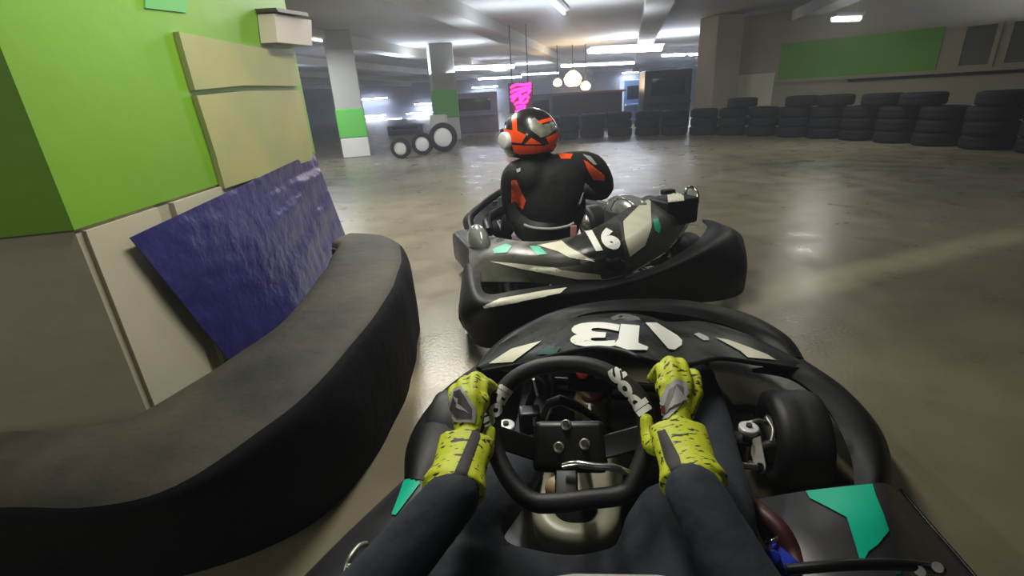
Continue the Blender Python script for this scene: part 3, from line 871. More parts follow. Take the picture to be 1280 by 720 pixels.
tube('front_bumper', [k2(-.42, 1.0, .18), k2(-.40, 1.25, .2), k2(-.15, 1.40, .2), k2(.2, 1.46, .2), k2(.55, 1.3, .2), k2(.62, .95, .18)], .07, BLACKP, kart2, n=14)
# left side guards seen beside the driver
tube('side_guard', [P(590, 292, .34), P(588, 272, .40), P(603, 256, .46), P(626, 240, .50), P(640, 232, .50)], .022, BLACKP, kart2)
tube('side_guard', [P(612, 290, .34), P(610, 274, .38), P(630, 262, .40)], .03, BLACKP, kart2)
sheet('side_shroud', [[P(588, 290, .34), P(600, 262, .40), P(626, 246, .44)], [P(612, 296, .30), P(620, 276, .34), P(636, 262, .38)]], BLACKP, kart2, thick=.01)
box('mirror_plate', P(619, 254, .44), (.035, .01, .03), LGREY, kart2, bev=.003, label='small pale plate on the left guard')
# glossy domes = rear wheel guards
def dome(name, px, py, z, rx, ry, rz_, mt, parent, rot=0., lab=None):
    c = P(px, py, z); bm = bmesh.new()
    bmesh.ops.create_uvsphere(bm, u_segments=28, v_segments=16, radius=1)
    bmesh.ops.delete(bm, geom=[v for v in bm.verts if v.co.z < -.35], context='VERTS')
    bmesh.ops.contextual_create(bm, geom=[e for e in bm.edges if e.is_boundary])
    bmesh.ops.transform(bm, matrix=Matrix.Translation(c) @ Matrix.Rotation(H2+rot, 4, 'Z') @ Matrix.Diagonal((rx, ry, rz_, 1)), verts=bm.verts)
    return link(name, fin(bm), mt, parent, **({'label': lab} if lab else {}))
dome('wheel_guard', 598, 302, .36, .055, .12, .09, SILVER, kart2, lab='glossy grey left guard')
dome('wheel_guard', 783, 262, .46, .09, .13, .08, SILVER, kart2, .4, lab='glossy grey right guard')
tube('guard_rim', [P(764, 262, .50), P(770, 250, .53), P(782, 249, .55), P(792, 256, .53)], .005, CHROME, kart2, n=8)
# engine box with label and chrome hoop on the right
eb = box('air_box', P(840, 262, .44), (.22, .17, .14), BLACKP, kart2, rot=Matrix.Rotation(H2+.1, 3, 'Z'), bev=.02)
decal('air_box_label', [[(834, 241), (854, 239), (855, 251), (835, 253)]], [eb], WHITED, kart2, label='pale label')
box('air_box_cap', P(835, 240, .50), (.07, .05, .03), BLACKP, kart2, rot=Matrix.Rotation(H2, 3, 'Z'), bev=.008)
tube('air_box_hoop', [P(857, 252, .46), P(858, 236, .53), P(866, 234, .53), P(872, 242, .50), P(872, 254, .46)], .008, CHROME, kart2, n=8)
box2('engine', .36, .12, .24, .22, .3, .26, BLACKM, .03)
# seat with pale rim
def P2(px, py, yd): return Y(px, py, yd)
sy = 2.62
rows = [[P2(640, 286, sy+.05), P2(634, 262, sy+.12), P2(640, 240, sy+.16)],
        [P2(652, 300, sy-.03), P2(648, 284, sy-.0), P2(652, 268, sy+.04)],
        [P2(684, 305, sy-.06), P2(684, 287, sy-.05), P2(684, 270, sy-.0)],
        [P2(712, 302, sy-.03), P2(718, 284, sy-.0), P2(718, 266, sy+.04)],
        [P2(722, 288, sy+.05), P2(732, 262, sy+.12), P2(730, 240, sy+.16)]]
seat2 = sheet('seat', rows, BLACKP, kart2, su=6, sv=6, thick=.02, up=V((0, -1, 0)))
tube('seat_rim', [P2(655, 281, sy-.04), P2(668, 285, sy-.055), P2(690, 286, sy-.06), P2(708, 283, sy-.05), P2(717, 279, sy-.03)], .008, LGREY, kart2, n=8, label='pale piping')
box('seat_tag', P2(717, 290, sy-.05), (.035, .02, .075), PINKP, kart2, bev=.006, label='pinkish tag')
tube('steering_column', [k2(-.12, 1.0, .2), k2(-.12, .62, .48)], .016, BLACKM, kart2, sub=1)
cw = k2(-.12, .60, .50)
wn = (h2*.75-V((0, 0, .66))).normalized(); wu = (V((0, 0, 1))-wn*wn.z).normalized()
tube('steering_wheel', [cw+r2*.15*math.cos(t)+wu*.13*math.sin(t) for t in [i*PI/6 for i in range(12)]], .016, LEATH, kart2, closed=True, sub=3, n=10)
box('steering_hub', cw, (.2, .02, .07), BLACKM, kart2, rot=Matrix((r2, wn, wu)).transposed(), bev=.006)

# ---- driver ahead
yb = 2.74
neck = Y(674, 196, yb); shL = Y(645, 222, yb+.02); shR = Y(738, 210, yb+.04)
pel = Y(687, 288, yb+.02); pel.z = max(pel.z, .24); chest = Y(688, 226, yb-.03); mid = Y(686, 258, yb-.04)
elL = Y(640, 256, yb+.10); elR = Y(752, 238, yb+.16)
haL = cw - r2*.15; haR = cw + r2*.15
hip_l = pel - r2*.09; hip_r = pel + r2*.09
kn_l = k2(-.28, .62, .34); kn_r = k2(.08, .62, .34)
an_l = k2(-.22, 1.02, .12); an_r = k2(.06, 1.02, .12)
me = blob([
 [(pel, .16, .12), (mid, .165, .125), (chest, .195, .13), (neck-V((0, 0, .06)), .10, .09)],
 [(chest-r2*.12+V((0, 0, .04)), .10), (shL, .085), (elL, .062), (haL-h2*.02, .036)],
 [(chest+r2*.10+V((0, 0, .05)), .10), (shR, .085), (elR, .062), (haR-h2*.02, .036)],
 [(hip_l, .095), (kn_l, .07), (an_l, .042)],
 [(hip_r, .095), (kn_r, .07), (an_r, .042)],
 [(neck-V((0, 0, .08)), .075), (neck+V((0, .02, .03)), .062)],
], voxel=.011, smooth=8)
drv2 = link('person', me, SUITB, None, label='person in black and orange racing suit and orange helmet driving the kart ahead', cat='person')
# helmet
hc = Y(663, 172, yb+.0); 
def helmet_mesh(c, rx, ry, rz_, Rm, opening=True):
    bm = bmesh.new()
    bmesh.ops.create_uvsphere(bm, u_segments=40, v_segments=26, radius=1)
    for v in bm.verts:
        x, y, z = v.co                      # y = face direction
        if z < -.55: v.co.z = -.55+(z+.55)*.35
        if y > .3 and z < .1: v.co.y += .22*(y-.3)*(1 if z > -.6 else .7)*min(1, (.1-z)*2)      # chin bar
        if y < -.2 and z < -.2: v.co.y += .10*min(1, (-.2-z)*2)
    bmesh.ops.transform(bm, matrix=Matrix.Translation(c) @ Rm.to_4x4() @ Matrix.Diagonal((rx, ry, rz_, 1)), verts=bm.verts)
    return fin(bm)
HR = Matrix.Rotation(H2+.30, 3, 'Z') @ Matrix.Rotation(-.12, 3, 'X')
hs = .150
hel2 = link('helmet', helmet_mesh(hc, hs*.98, hs*1.12, hs*1.02, HR), HELMK, drv2, label='black helmet with orange and grey markings')
T = [hel2]
def hd(n, poly, mt, lab=None): return decal(n, [poly], T, mt, hel2, off=.002, step=3, label=lab)
hd('helmet_marking', [(630, 161), (648, 164), (658, 169), (652, 179), (641, 178), (632, 172)], ORANGEH, 'orange marking')
hd('helmet_marking', [(640, 149), (646, 147), (647, 164), (641, 163)], ORANGEH, 'orange marking')
hd('helmet_marking', [(656, 180), (664, 172), (677, 180)], ORANGEH, 'orange marking')
hd('helmet_marking', [(640, 181), (654, 182), (680, 182), (694, 177), (690, 188), (668, 192), (650, 193), (643, 190)], ORANGEH, 'orange band around the base')
hd('helmet_marking', [(682, 172), (697, 165), (700, 178), (688, 183)], ORANGEH, 'orange marking')
hd('helmet_marking', [(670, 152), (688, 147), (691, 150), (676, 155)], ORANGEH, 'orange marking')
hd('helmet_marking', [(660, 152), (668, 147), (678, 156), (692, 153), (694, 162), (684, 170), (676, 172), (664, 163)], HELMG, 'smoky grey marking')
# visor on the far side and pale visor pivot on the left
pv = hc - (HR @ V((1, 0, 0)))*hs*.95 + (HR @ V((0, 1, 0)))*hs*.15
cyl('visor_pivot', pv+(HR @ V((.35*hs, 0, 0))), pv-(HR @ V((.2*hs, 0, 0))), .045, HELMW, hel2, bev=.01, label='whitish visor pivot on the left')
bm = bmesh.new()
N_ = 16
for zz in (-.10, .38):
    pass
L1 = [bm.verts.new(hc+HR @ V((math.sin(a)*hs*1.01, math.cos(a)*hs*1.2, hs*.42))) for a in [(-1.35+2.7*i/N_) for i in range(N_+1)]]
L2 = [bm.verts.new(hc+HR @ V((math.sin(a)*hs*1.03, math.cos(a)*hs*1.25, -hs*.1))) for a in [(-1.35+2.7*i/N_) for i in range(N_+1)]]
for i in range(N_): bm.faces.new((L1[i], L1[i+1], L2[i+1], L2[i]))
vo = link('visor', fin(bm), mat('visor_smoke', (18, 20, 26), .08), hel2); sm_ = vo.modifiers.new('s', 'SOLIDIFY'); sm_.thickness = .004
B2 = [drv2]
def sd(n, poly, mt, lab): return decal(n, [poly], B2, mt, drv2, off=.004, step=4, label=lab)
sd('sleeve_patch', [(640, 225), (646, 225), (658, 251), (654, 262), (638, 264), (639, 258), (648, 251)], ORANGE, 'orange patch on the left sleeve')
sd('sleeve_patch', [(729, 200), (735, 203), (744, 217), (755, 219), (755, 226), (741, 224), (735, 214)], ORANGE, 'orange patch on the right sleeve')
sd('shoulder_patch', [(697, 192), (716, 193), (713, 199), (701, 199)], ORANGE, 'orange patch on the right shoulder')
sd('shoulder_stripe', [(728, 193), (738, 196), (746, 206), (742, 206), (734, 199)], LGREY, 'pale grey stripe on the right shoulder')
sd('collar_patch', [(646, 212), (651, 210), (651, 214), (647, 216)], LGREY, 'pale mark by the collar')
def glove_simple(name, at, side, par):
    f = (cw-at).normalized()
    ch = [[(at-h2*.03-V((0, 0, .005)), .036, .03), (at+h2*.005, .042, .028)]]
    for i in range(4):
        o = wu*(.028-.019*i); b = at+o-wn*.0
        ch.append([(b-wn*.022-f*.004, .0095), (b+wn*.012-f*.024, .009), (b+wn*.028+f*.004, .008)])
    ch.append([(at-wn*.02+f*.014, .011), (at-wn*.018+f*.03+wu*.025, .009)])
    return link(name, blob(ch, voxel=.004, smooth=3), SUITB, par)
glove_simple('glove', haL, -1, drv2); glove_simple('glove', haR, 1, drv2)
for a_ in (an_l, an_r):
    me = blob([[(a_-h2*.03+V((0, 0, -.02)), .04), (a_+h2*.10+V((0, 0, .02)), .036), (a_+h2*.16+V((0, 0, .05)), .03)]], voxel=.008, smooth=4)
    link('shoe', me, BLACKP, drv2)

# ================================================================== OWN KART (number 13)
H1 = math.radians(-15)
K1 = V((-.08, 0, 0)); h1 = V((-math.sin(H1), math.cos(H1), 0)); r1 = V((math.cos(H1), math.sin(H1), 0))
def k1(x, y, z): return K1 + r1*x + h1*y + V((0, 0, z))
kart1 = empty('go_kart', k1(0, .6, 0), H1, label='black racing kart numbered 13 with teal side stickers, driven from the camera', cat='kart')
def box1(name, x, y, z, sx, sy, sz, mt, bev=.02, rz=0, parent=None, **k):
    return box(name, k1(x, y, z), (sx, sy, sz), mt, parent or kart1, rot=Matrix.Rotation(H1+rz, 3, 'Z'), bev=bev, **k)
# front bumper moulding (outer edge / top / inner edge)
colb = [
 ((590, 470, .10), (594, 458, .20), (604, 455, .25), (618, 462, .24)),
 ((622, 440, .08), (624, 426, .20), (636, 420, .26), (652, 428, .25)),
 ((668, 426, .10), (672, 400, .25), (682, 396, .28), (700, 404, .27)),
 ((722, 412, .10), (722, 384, .27), (730, 383, .31), (742, 390, .30)),
 ((790, 408, .10), (785, 376, .27), (790, 378, .31), (798, 388, .30)),
 ((865, 410, .10), (862, 378, .26), (860, 381, .30), (856, 394, .28)),
 ((930, 416, .08), (932, 392, .22), (925, 396, .26), (912, 408, .25)),
 ((982, 440, .08), (984, 420, .19), (974, 420, .24), (958, 430, .22)),
 ((1010, 470, .08), (1006, 450, .18), (994, 446, .22), (980, 452, .20)),
]
rows = [[P(*c[i]) for c in colb] for i in range(4)]
nose = sheet('front_bumper', rows, BLACKP, kart1, su=6, sv=6, thick=.012, up=V((0, .4, 1)))
# side hoops wrapping round the front wheels
colr = [((1004, 458, .07), (1004, 449, .19), (990, 452, .23), (940, 461, .22)),
        ((1052, 494, .07), (1050, 480, .19), (1030, 474, .24), (985, 470, .23)),
        ((1090, 532, .06), (1088, 518, .18), (1070, 508, .24), (1020, 494, .23)),
        ((1112, 570, .06), (1108, 552, .18), (1092, 545, .23), (1045, 528, .22)),
        ((1114, 604, .06), (1113, 590, .18), (1098, 586, .22), (1064, 572, .20)),
        ((1110, 616, .06), (1112, 608, .17), (1096, 608, .21), (1068, 608, .19))]
sheet('wheel_guard', [[P(*c[i]) for c in colr] for i in range(4)], BLACKP, kart1, su=6, sv=6, thick=.012)
coll = [((598, 462, .07), (596, 456, .19), (606, 460, .23), (640, 466, .22)),
        ((560, 496, .07), (556, 486, .19), (572, 484, .24), (604, 490, .23)),
        ((526, 534, .06), (524, 524, .18), (540, 522, .24), (576, 528, .23)),
        ((510, 572, .06), (508, 560, .18), (522, 560, .23), (560, 566, .22)),
        ((506, 606, .06), (506, 596, .18), (518, 598, .22), (552, 604, .20))]
sheet('wheel_guard', [[P(*c[i]) for c in coll] for i in range(4)], BLACKP, kart1, su=6, sv=6, thick=.012)
# fairing with the number panel
colf = [
 ((594, 460, .22), (598, 458, .25), (604, 464, .25)),
 ((628, 428, .26), (636, 442, .31), (650, 456, .32)),
 ((672, 408, .30), (682, 424, .37), (696, 444, .42)),
 ((716, 397, .33), (722, 414, .43), (738, 436, .52)),
 ((770, 391, .35), (774, 410, .46), (778, 440, .56)),
 ((806, 394, .35), (812, 416, .45), (812, 452, .55)),
 ((836, 402, .31), (848, 424, .38), (858, 456, .44)),
 ((880, 402, .27), (892, 420, .31), (900, 448, .34)),
 ((935, 418, .25), (945, 430, .27), (958, 456, .29)),
 ((1000, 450, .22), (1001, 454, .23), (1003, 462, .22)),
]
fair1 = sheet('front_fairing', [[P(*c[i]) for c in colf] for i in range(3)], DGREYP, kart1, su=7, sv=8, thick=.006)
tube('fairing_edge', [P(*c[2]) for c in colf], .007, BLACKP, kart1, sub=6, n=8)
tip = sheet('fairing_badge', [[P(760, 398, .385), P(778, 392, .385), P(798, 396, .385)], [P(756, 404, .405), P(778, 398, .41), P(804, 405, .405)]], SILVER, kart1, thick=.01, label='small grey badge panel')
decal('badge_mark', [[(772, 393), (778, 392), (779, 396), (773, 397)]], [tip], BLKLINE, kart1)
def d1(n, poly, mt, lab): return decal(n, [poly], [fair1], mt, kart1, off=.004, label=lab)
d1('fairing_stripe', [(612, 455), (640, 437), (678, 427), (660, 440), (642, 453)], WHITED, 'off-white wing stripe')
d1('fairing_stripe', [(894, 423), (910, 426), (930, 433), (958, 444), (969, 451), (934, 448), (925, 440)], WHITED, 'off-white wing stripe')
d1('sticker', [(672, 444), (688, 432), (694, 438), (702, 434), (696, 444)], mat('dark_teal', (14, 70, 60), .4), 'dark teal sticker')
# the number as seen from behind: upside down
tr3 = text_tris('3', ((770, 437), (711, 435), (717, 403), (775, 406)), bold=.045)
decal('number', [], [fair1], NUMW, kart1, tris=tr3, off=.005, step=4, label='white number 3, upside down')
decal('number', [[(776, 407), (799, 409), (797, 431), (809, 436), (808, 440), (784, 440), (767, 434), (773, 426)]], [fair1], NUMW, kart1, off=.005, step=4, label='white number 1, upside down')
decal('number_bar', [[(806, 405), (820, 405), (846, 421), (852, 427), (851, 433), (842, 439), (834, 438), (812, 412)]], [fair1], NUMW, kart1, off=.005, step=4, label='slanting white bar')
d1('logo', [(867, 419), (873, 417), (884, 422), (886, 426), (879, 427)], LGREY, 'small pale mark')

# floor tray, frame, pedals, column
bm = bmesh.new()
vs = [k1(-.24, -.35, .04), k1(.24, -.35, .04), k1(.27, .6, .04), k1(.26, 1.55, .04), k1(-.28, 1.55, .04), k1(-.28, .6, .04)]
a_ = [bm.verts.new(v) for v in vs]; b_ = [bm.verts.new(v+V((0, 0, .008))) for v in vs]
for i in range(6): bm.faces.new((a_[i], a_[(i+1) % 6], b_[(i+1) % 6], b_[i]))
bm.faces.new(a_[::-1]); bm.faces.new(b_)
link('floor_tray', fin(bm), BLACKM, kart1, smooth=False)
for sx in (-.29, .29):
    tube('frame_tube', [k1(sx, -.35, .08), k1(sx*1.05, .3, .07), k1(sx*1.05, .9, .07), k1(sx*.85, 1.3, .08), k1(sx*.8, 1.6, .09)], .016, BLACKM, kart1)
tube('frame_tube', [k1(-.25, 1.5, .09), k1(.25, 1.5, .09)], .016, BLACKM, kart1, sub=1)
# front wheels with kingpins
kpR = P(935, 541, .22); kpL = P(633, 538, .22)
wheel(kart1, P(990, 548, .135), (r1+h1*.05+V((0, 0, .03))), .132, .135)
wheel(kart1, P(572, 545, .135), (r1+h1*.05), .132, .135)
for kp, sx in ((kpR, 1), (kpL, -1)):
    cyl('kingpin', kp-V((0, 0, .11)), kp+V((0, 0, .006)), .011, STEEL, kart1, n=16)
    cyl('kingpin_washer', kp+V((0, 0, .004)), kp+V((0, 0, .020)), .024, mat('bright_washer', (226, 226, 224), .35, metal=.3), kart1, n=28, bev=.003)
    cyl('kingpin_nut', kp+V((0, 0, .012)), kp+V((0, 0, .027)), .008, BLACKM, kart1, n=6, label='dark bolt head')
    bm = bmesh.new(); box_bm(bm, kp+V((0, 0, -.02))-r1*sx*.02, (.06, .05, .012), Matrix.Rotation(H1, 3, 'Z'), .004); link('kingpin_bracket', fin(bm), BLACKM, kart1)
    bm = bmesh.new(); box_bm(bm, kp+V((0, 0, -.09))-r1*sx*.02, (.06, .05, .012), Matrix.Rotation(H1, 3, 'Z'), .004); link('kingpin_bracket', fin(bm), BLACKM, kart1)
    tube('stub_axle', [kp-V((0, 0, .06)), (P(990, 548, .135) if sx > 0 else P(572, 545, .135))], .013, STEEL, kart1, sub=1)
def flatbar(name, px, z, th, mt, **k):
    pts = [P(x, y, z) for x, y in px]; bm = bmesh.new()
    a = [bm.verts.new(p) for p in pts]; b = [bm.verts.new(p-V((0, 0, th))) for p in pts]; n = len(pts)
    for i in range(n): bm.faces.new((a[i], b[i], b[(i+1) % n], a[(i+1) % n]))
    bm.faces.new(a); bm.faces.new(b[::-1])
    o = link(name, fin(bm), mt, kart1, smooth=False, **k); md = o.modifiers.new('b', 'BEVEL'); md.width = .002; md.segments = 2
    return o
flatbar('steering_arm', [(940, 548), (951, 544), (958, 582), (957, 588), (950, 590), (943, 585), (939, 565)], .205, .008, STEEL)
cyl('arm_bolt', P(950, 583, .205), P(950, 583, .220), .009, BLACKM, kart1, n=6)
flatbar('steering_arm', [(624, 545), (632, 548), (637, 562), (632, 568), (627, 567), (625, 558)], .205, .008, STEEL)
tube('tie_rod', [P(947, 584, .215), P(909, 580, .215)], .008, CHROME, kart1, sub=1, label='shiny end of the tie rod')
tube('tie_rod', [P(909, 580, .213), k1(.02, .88, .19)], .007, BLACKM, kart1, sub=1)
tube('tie_rod', [P(632, 560, .213), k1(-.08, .88, .19)], .007, BLACKM, kart1, sub=1)
tube('brake_rod', [P(960, 530, .2), P(950, 526, .22), P(938, 528, .22), P(926, 530, .2)], .006, STEEL, kart1, n=8)
tube('caliper_tube', [P(964, 552, .19), P(966, 536, .21), P(958, 522, .22)], .005, STEEL, kart1, n=8)
# brake / spindle housings
box1('spindle_housing', .37, 1.22, .14, .12, .10, .10, BLACKM, .02); box1('spindle_housing', -.40, 1.14, .14, .12, .10, .10, BLACKM, .02)
# pedals
for sx, lab in ((-.17, 'brake'), (.20, 'throttle')):
    tube(lab+'_pedal', [k1(sx, 1.34, .06), k1(sx, 1.38, .16), k1(sx, 1.36, .25)], .010, STEEL, kart1)
    tube('pedal_bar', [k1(sx-.05, 1.36, .25), k1(sx+.05, 1.36, .25)], .010, STEEL, kart1, sub=1)
# steering column and wheel
wc = D(708, 530, .75)
def W(px, py, dz=0.):           # a point in the plane of the wheel
    d = ray(px, py); n = WN; t = (wc+n*dz-CAM).dot(n)/d.dot(n); return CAM+d*t
WN = (h1*.62-V((0, 0, .785))).normalized()     # axis, away from the driver and down
rim_px = [(616, 532), (620, 504), (640, 476), (670, 460), (708, 455), (746, 460), (780, 478), (802, 504), (808, 532), (806, 566), (792, 602), (778, 618), (735, 624), (690, 629), (664, 626), (640, 604), (620, 566)]
rim = tube('steering_wheel', [W(x, y) for x, y in rim_px], .0140, LEATH, kart1, closed=True, sub=5, n=16)
# coloured lettering on the rim
def rim_text(txt, centre, ang, size, lab):
    t, f = text_tris(txt, ((0, 1), (1, 1), (1, 0), (0, 0)), bold=.05)
    c, s_ = math.cos(ang), math.sin(ang); out = []
    for x, y in t:
        X = (x-.5)*size[0]; Yy = (y-.5)*size[1]
        out.append((centre[0]+X*c+Yy*s_*-1*-1, centre[1]-( -X*s_)-Yy*c) if False else (centre[0]+X*c-Yy*-s_*-1, 0))
    # screen axes: baseline direction (c,-s), up direction (-s,-c)
    out = [(centre[0]+(x-.5)*size[0]*c-(y-.5)*size[1]*s_, centre[1]-(x-.5)*size[0]*s_-(y-.5)*size[1]*c) for x, y in t]
    return decal('rim_lettering', [], [rim], NUMW, rim, tris=(out, f), off=.0015, step=3, label=lab)
# spokes and hub
for px in ([(664, 560), (628, 548)], [(752, 560), (796, 548)], [(708, 585), (708, 620)]):
    a = W(*px[0], dz=.018); b = W(*px[1], dz=.004)
    mid_ = (a+b)/2; L = (b-a).length; x = (b-a).normalized(); y = WN.cross(x)
    box('spoke', mid_, (L+.02, .036, .008), BLACKM, rim, rot=Matrix((x, y, WN)).transposed(), bev=.003)
x = (W(760, 555)-W(660, 555)).normalized(); y = WN.cross(x)
box('wheel_hub', W(712, 558, .02), (.115, .078, .022), BLACKM, rim, rot=Matrix((x, y, WN)).transposed(), bev=.012)
for px, py in ((708, 532), (699, 560), (731, 556)):
    a = W(px, py, .012)
    cyl('hub_bolt', a+WN*.02, a-WN*.006, .009, STEEL, rim, n=16, bev=.002)
    cyl('bolt_head', a-WN*.004, a-WN*.014, .0055, CHROME, rim, n=6)
tube('wheel_brace', [W(704, 583, -.004), W(722, 580, -.010), W(745, 583, -.012), W(770, 585, -.01), W(790, 594, -.004), W(796, 604, .0)], .0055, CHROME, rim, n=10, label='bright chrome bar')
tube('steering_column', [W(712, 556, .03), k1(-.03, 1.05, .18)], .014, BLACKM, kart1, sub=1)
tube('column_support', [k1(-.16, 1.15, .08), W(700, 500, .13), k1(.12, 1.15, .08)], .010, BLACKM, kart1)
def rt(txt, c, a, sz, lab): return rim_text(txt, c, math.radians(a), sz, lab)
# button pod with red lamps above the wheel, and greenish reservoir
cyl('dash_button', D(728, 466, .93), D(728, 466, .91), .012, RED, kart1, n=20, bev=.003, label='red round button')
cyl('dash_button', D(748, 467, .94), D(748, 467, .925), .011, DRED, kart1, n=20, bev=.003, label='dark red round button')
box('dash_panel', D(738, 474, .97), (.09, .03, .05), BLACKP, kart1, rot=Matrix.Rotation(H1, 3, 'Z'), bev=.008)
cyl('reservoir', D(741, 536, 1.22), D(740, 494, 1.18), .045, mat('reservoir_olive', (70, 64, 40), .3), kart1, n=24, bev=.012)
cyl('reservoir_cap', D(740, 494, 1.18), D(740, 486, 1.17), .03, mat('reservoir_cap', (84, 44, 36), .4), kart1, n=20, bev=.006)
tube('hose', [D(742, 540, 1.1), D(738, 525, 1.08), D(737, 505, 1.1)], .004, LGREY, kart1, n=8)
tube('brake_bracket', [D(664, 470, 1.1), D(668, 485, 1.12), D(660, 510, 1.15), D(655, 530, 1.15)], .010, BLACKM, kart1)
tube('bracket_edge', [D(667, 474, 1.05), D(672, 494, 1.08)], .003, LGREY, kart1, sub=1)
box('spring_block', D(662, 525, 1.12), (.05, .04, .06), BLACKM, kart1, bev=.008)
cyl('adjuster', D(668, 522, 1.06), D(668, 532, 1.06), .004, CHROME, kart1, n=12)
# fuel tank between the legs
tank = [((676, 640), (688, 668), (722, 676), (756, 664), (768, 634))]
tube('tank_neck', [P(679, 640, .30), P(684, 660, .30), P(704, 674, .30), P(738, 675, .30), P(757, 660, .30), P(762, 636, .30)], .020, TANK, kart1, n=14, prof=rrect(.045, .06, .018), label='pale translucent tank rim')
tk = P(722, 640, .2)
box('fuel_tank', (tk.x, tk.y+.02, .17), (.20, .24, .20), TANK, kart1, rot=Matrix.Rotation(H1, 3, 'Z'), bev=.04)
cyl('tank_cap', P(722, 650, .27), P(722, 650, .315), .042, BLACKP, kart1, n=28, bev=.008)
bm = bmesh.new(); bmesh.ops.create_icosphere(bm, subdivisions=3, radius=.022); bmesh.ops.translate(bm, verts=bm.verts, vec=P(695, 610, .34))
link('shifter_knob', fin(bm), mat('beige_knob', (150, 128, 100), .4), kart1); tube('shifter_rod', [P(695, 612, .33), k1(-.10, .85, .06)], .007, BLACKM, kart1, sub=1)

# side pods
def pod(rows_px, **k): return sheet('side_pod', [[P(*c) for c in r] for r in rows_px], PODP, kart1, su=5, sv=5, thick=.008, **k)
podR = pod([[(934, 626, .22), (1004, 614, .24), (1088, 604, .22), (1112, 606, .19), (1126, 614, .10)],
            [(950, 668, .24), (1020, 655, .27), (1100, 648, .25), (1132, 650, .19), (1162, 656, .08)],
            [(982, 722, .24), (1050, 712, .27), (1120, 708, .25), (1152, 705, .19), (1205, 705, .08)],
            [(1010, 790, .24), (1080, 782, .27), (1150, 775, .25), (1190, 770, .19), (1260, 765, .08)]])
podL = pod([[(506, 598, .14), (512, 597, .20), (524, 600, .22), (548, 606, .22)],
            [(436, 664, .08), (458, 656, .18), (486, 656, .22), (530, 660, .22)],
            [(384, 716, .08), (412, 706, .18), (450, 708, .22), (506, 712, .22)],
            [(330, 772, .08), (362, 766, .18), (410, 768, .22), (470, 772, .22)]])
decal('pod_sticker', [[(1007, 615), (1090, 606), (1094, 620), (1104, 645), (1110, 664), (1096, 682), (1085, 690), (1078, 703), (1074, 701), (1064, 668), (1058, 648), (1030, 633), (1012, 624)]], [podR], TEAL, podR, off=.003, label='bright teal sticker')
decal('pod_sticker', [[(509, 591), (531, 597), (520, 612), (495, 645), (490, 644), (500, 618)]], [podL], TEAL, podL, off=.003, label='teal sticker')
decal('pod_sticker', [[(1116, 709), (1124, 709), (1125, 719), (1118, 719)]], [podR], mat('dark_teal', (14, 70, 60), .4), podR, off=.003, label='small dark teal strip')
tube('pod_bar', [P(984, 712, .29), P(1060, 706, .31), P(1130, 706, .30), P(1176, 712, .26)], .009, BLACKM, kart1)
tube('pod_edge', [P(1126, 612, .105), P(1162, 655, .085), P(1205, 704, .085), P(1232, 736, .085)], .004, BLACKM, kart1)
for px, py in ((1150, 714), (1172, 709)):
    cyl('pod_bolt', P(px, py, .27), P(px, py, .295), .008, CHROME, kart1, n=12)
tube('hose', [P(936, 628, .24), P(950, 640, .27), P(975, 662, .27), P(990, 690, .25), P(1000, 716, .24)], .017, mat('red_brown_hose', (62, 26, 24), .5), kart1, n=12, label='dark red-brown hose')
tube('clamp', [P(957, 678, .28), P(966, 676, .29), P(972, 673, .28)], .004, CHROME, kart1, n=8)
box('blue_connector', P(972, 702, .26), (.045, .05, .03), BLUEP, kart1, bev=.008, rot=Matrix.Rotation(.4, 3, 'Z'))
cyl('blue_cap', P(966, 696, .27), P(966, 696, .30), .012, BLUEP, kart1, n=18, bev=.003)
cyl('connector_bolt', P(948, 682, .27), P(948, 682, .285), .006, CHROME, kart1, n=10)
# left bracket
tube('pod_bracket', [P(430, 722, .24), P(436, 700, .26), P(448, 684, .26), P(458, 680, .25)], .006, STEEL, kart1, n=8)
tube('pod_bracket', [P(434, 708, .27), P(456, 710, .27)], .005, STEEL, kart1, sub=1, n=8)
# seat, rear end (behind the camera)
rows = [[k1(-.20, y, z) for y, z in ((.22, .16), (0, .2), (-.24, .34), (-.34, .5))],
        [k1(-.14, y, z) for y, z in ((.28, .09), (0, .07), (-.28, .25), (-.40, .55))],
        [k1(0, y, z) for y, z in ((.30, .08), (0, .06), (-.30, .24), (-.42, .57))],
        [k1(.14, y, z) for y, z in ((.28, .09), (0, .07), (-.28, .25), (-.40, .55))],
        [k1(.20, y, z) for y, z in ((.22, .16), (0, .2), (-.24, .34), (-.34, .5))]]
sheet('seat', rows, BLACKP, kart1, thick=.012)
for sx in (-.5, .5): wheel(kart1, k1(sx, -.15, .14), r1, .14, .2)
tube('rear_axle', [k1(-.45, -.15, .14), k1(.45, -.15, .14)], .02, STEEL, kart1, sub=1)
tube('rear_bumper', [k1(-.66, .1, .2), k1(-.66, -.4, .2), k1(-.4, -.52, .2), k1(.4, -.52, .2), k1(.66, -.4, .2), k1(.66, .1, .2)], .06, BLACKP, kart1, n=14)
box1('engine', .36, -.1, .24, .16, .3, .26, BLACKM, .03)

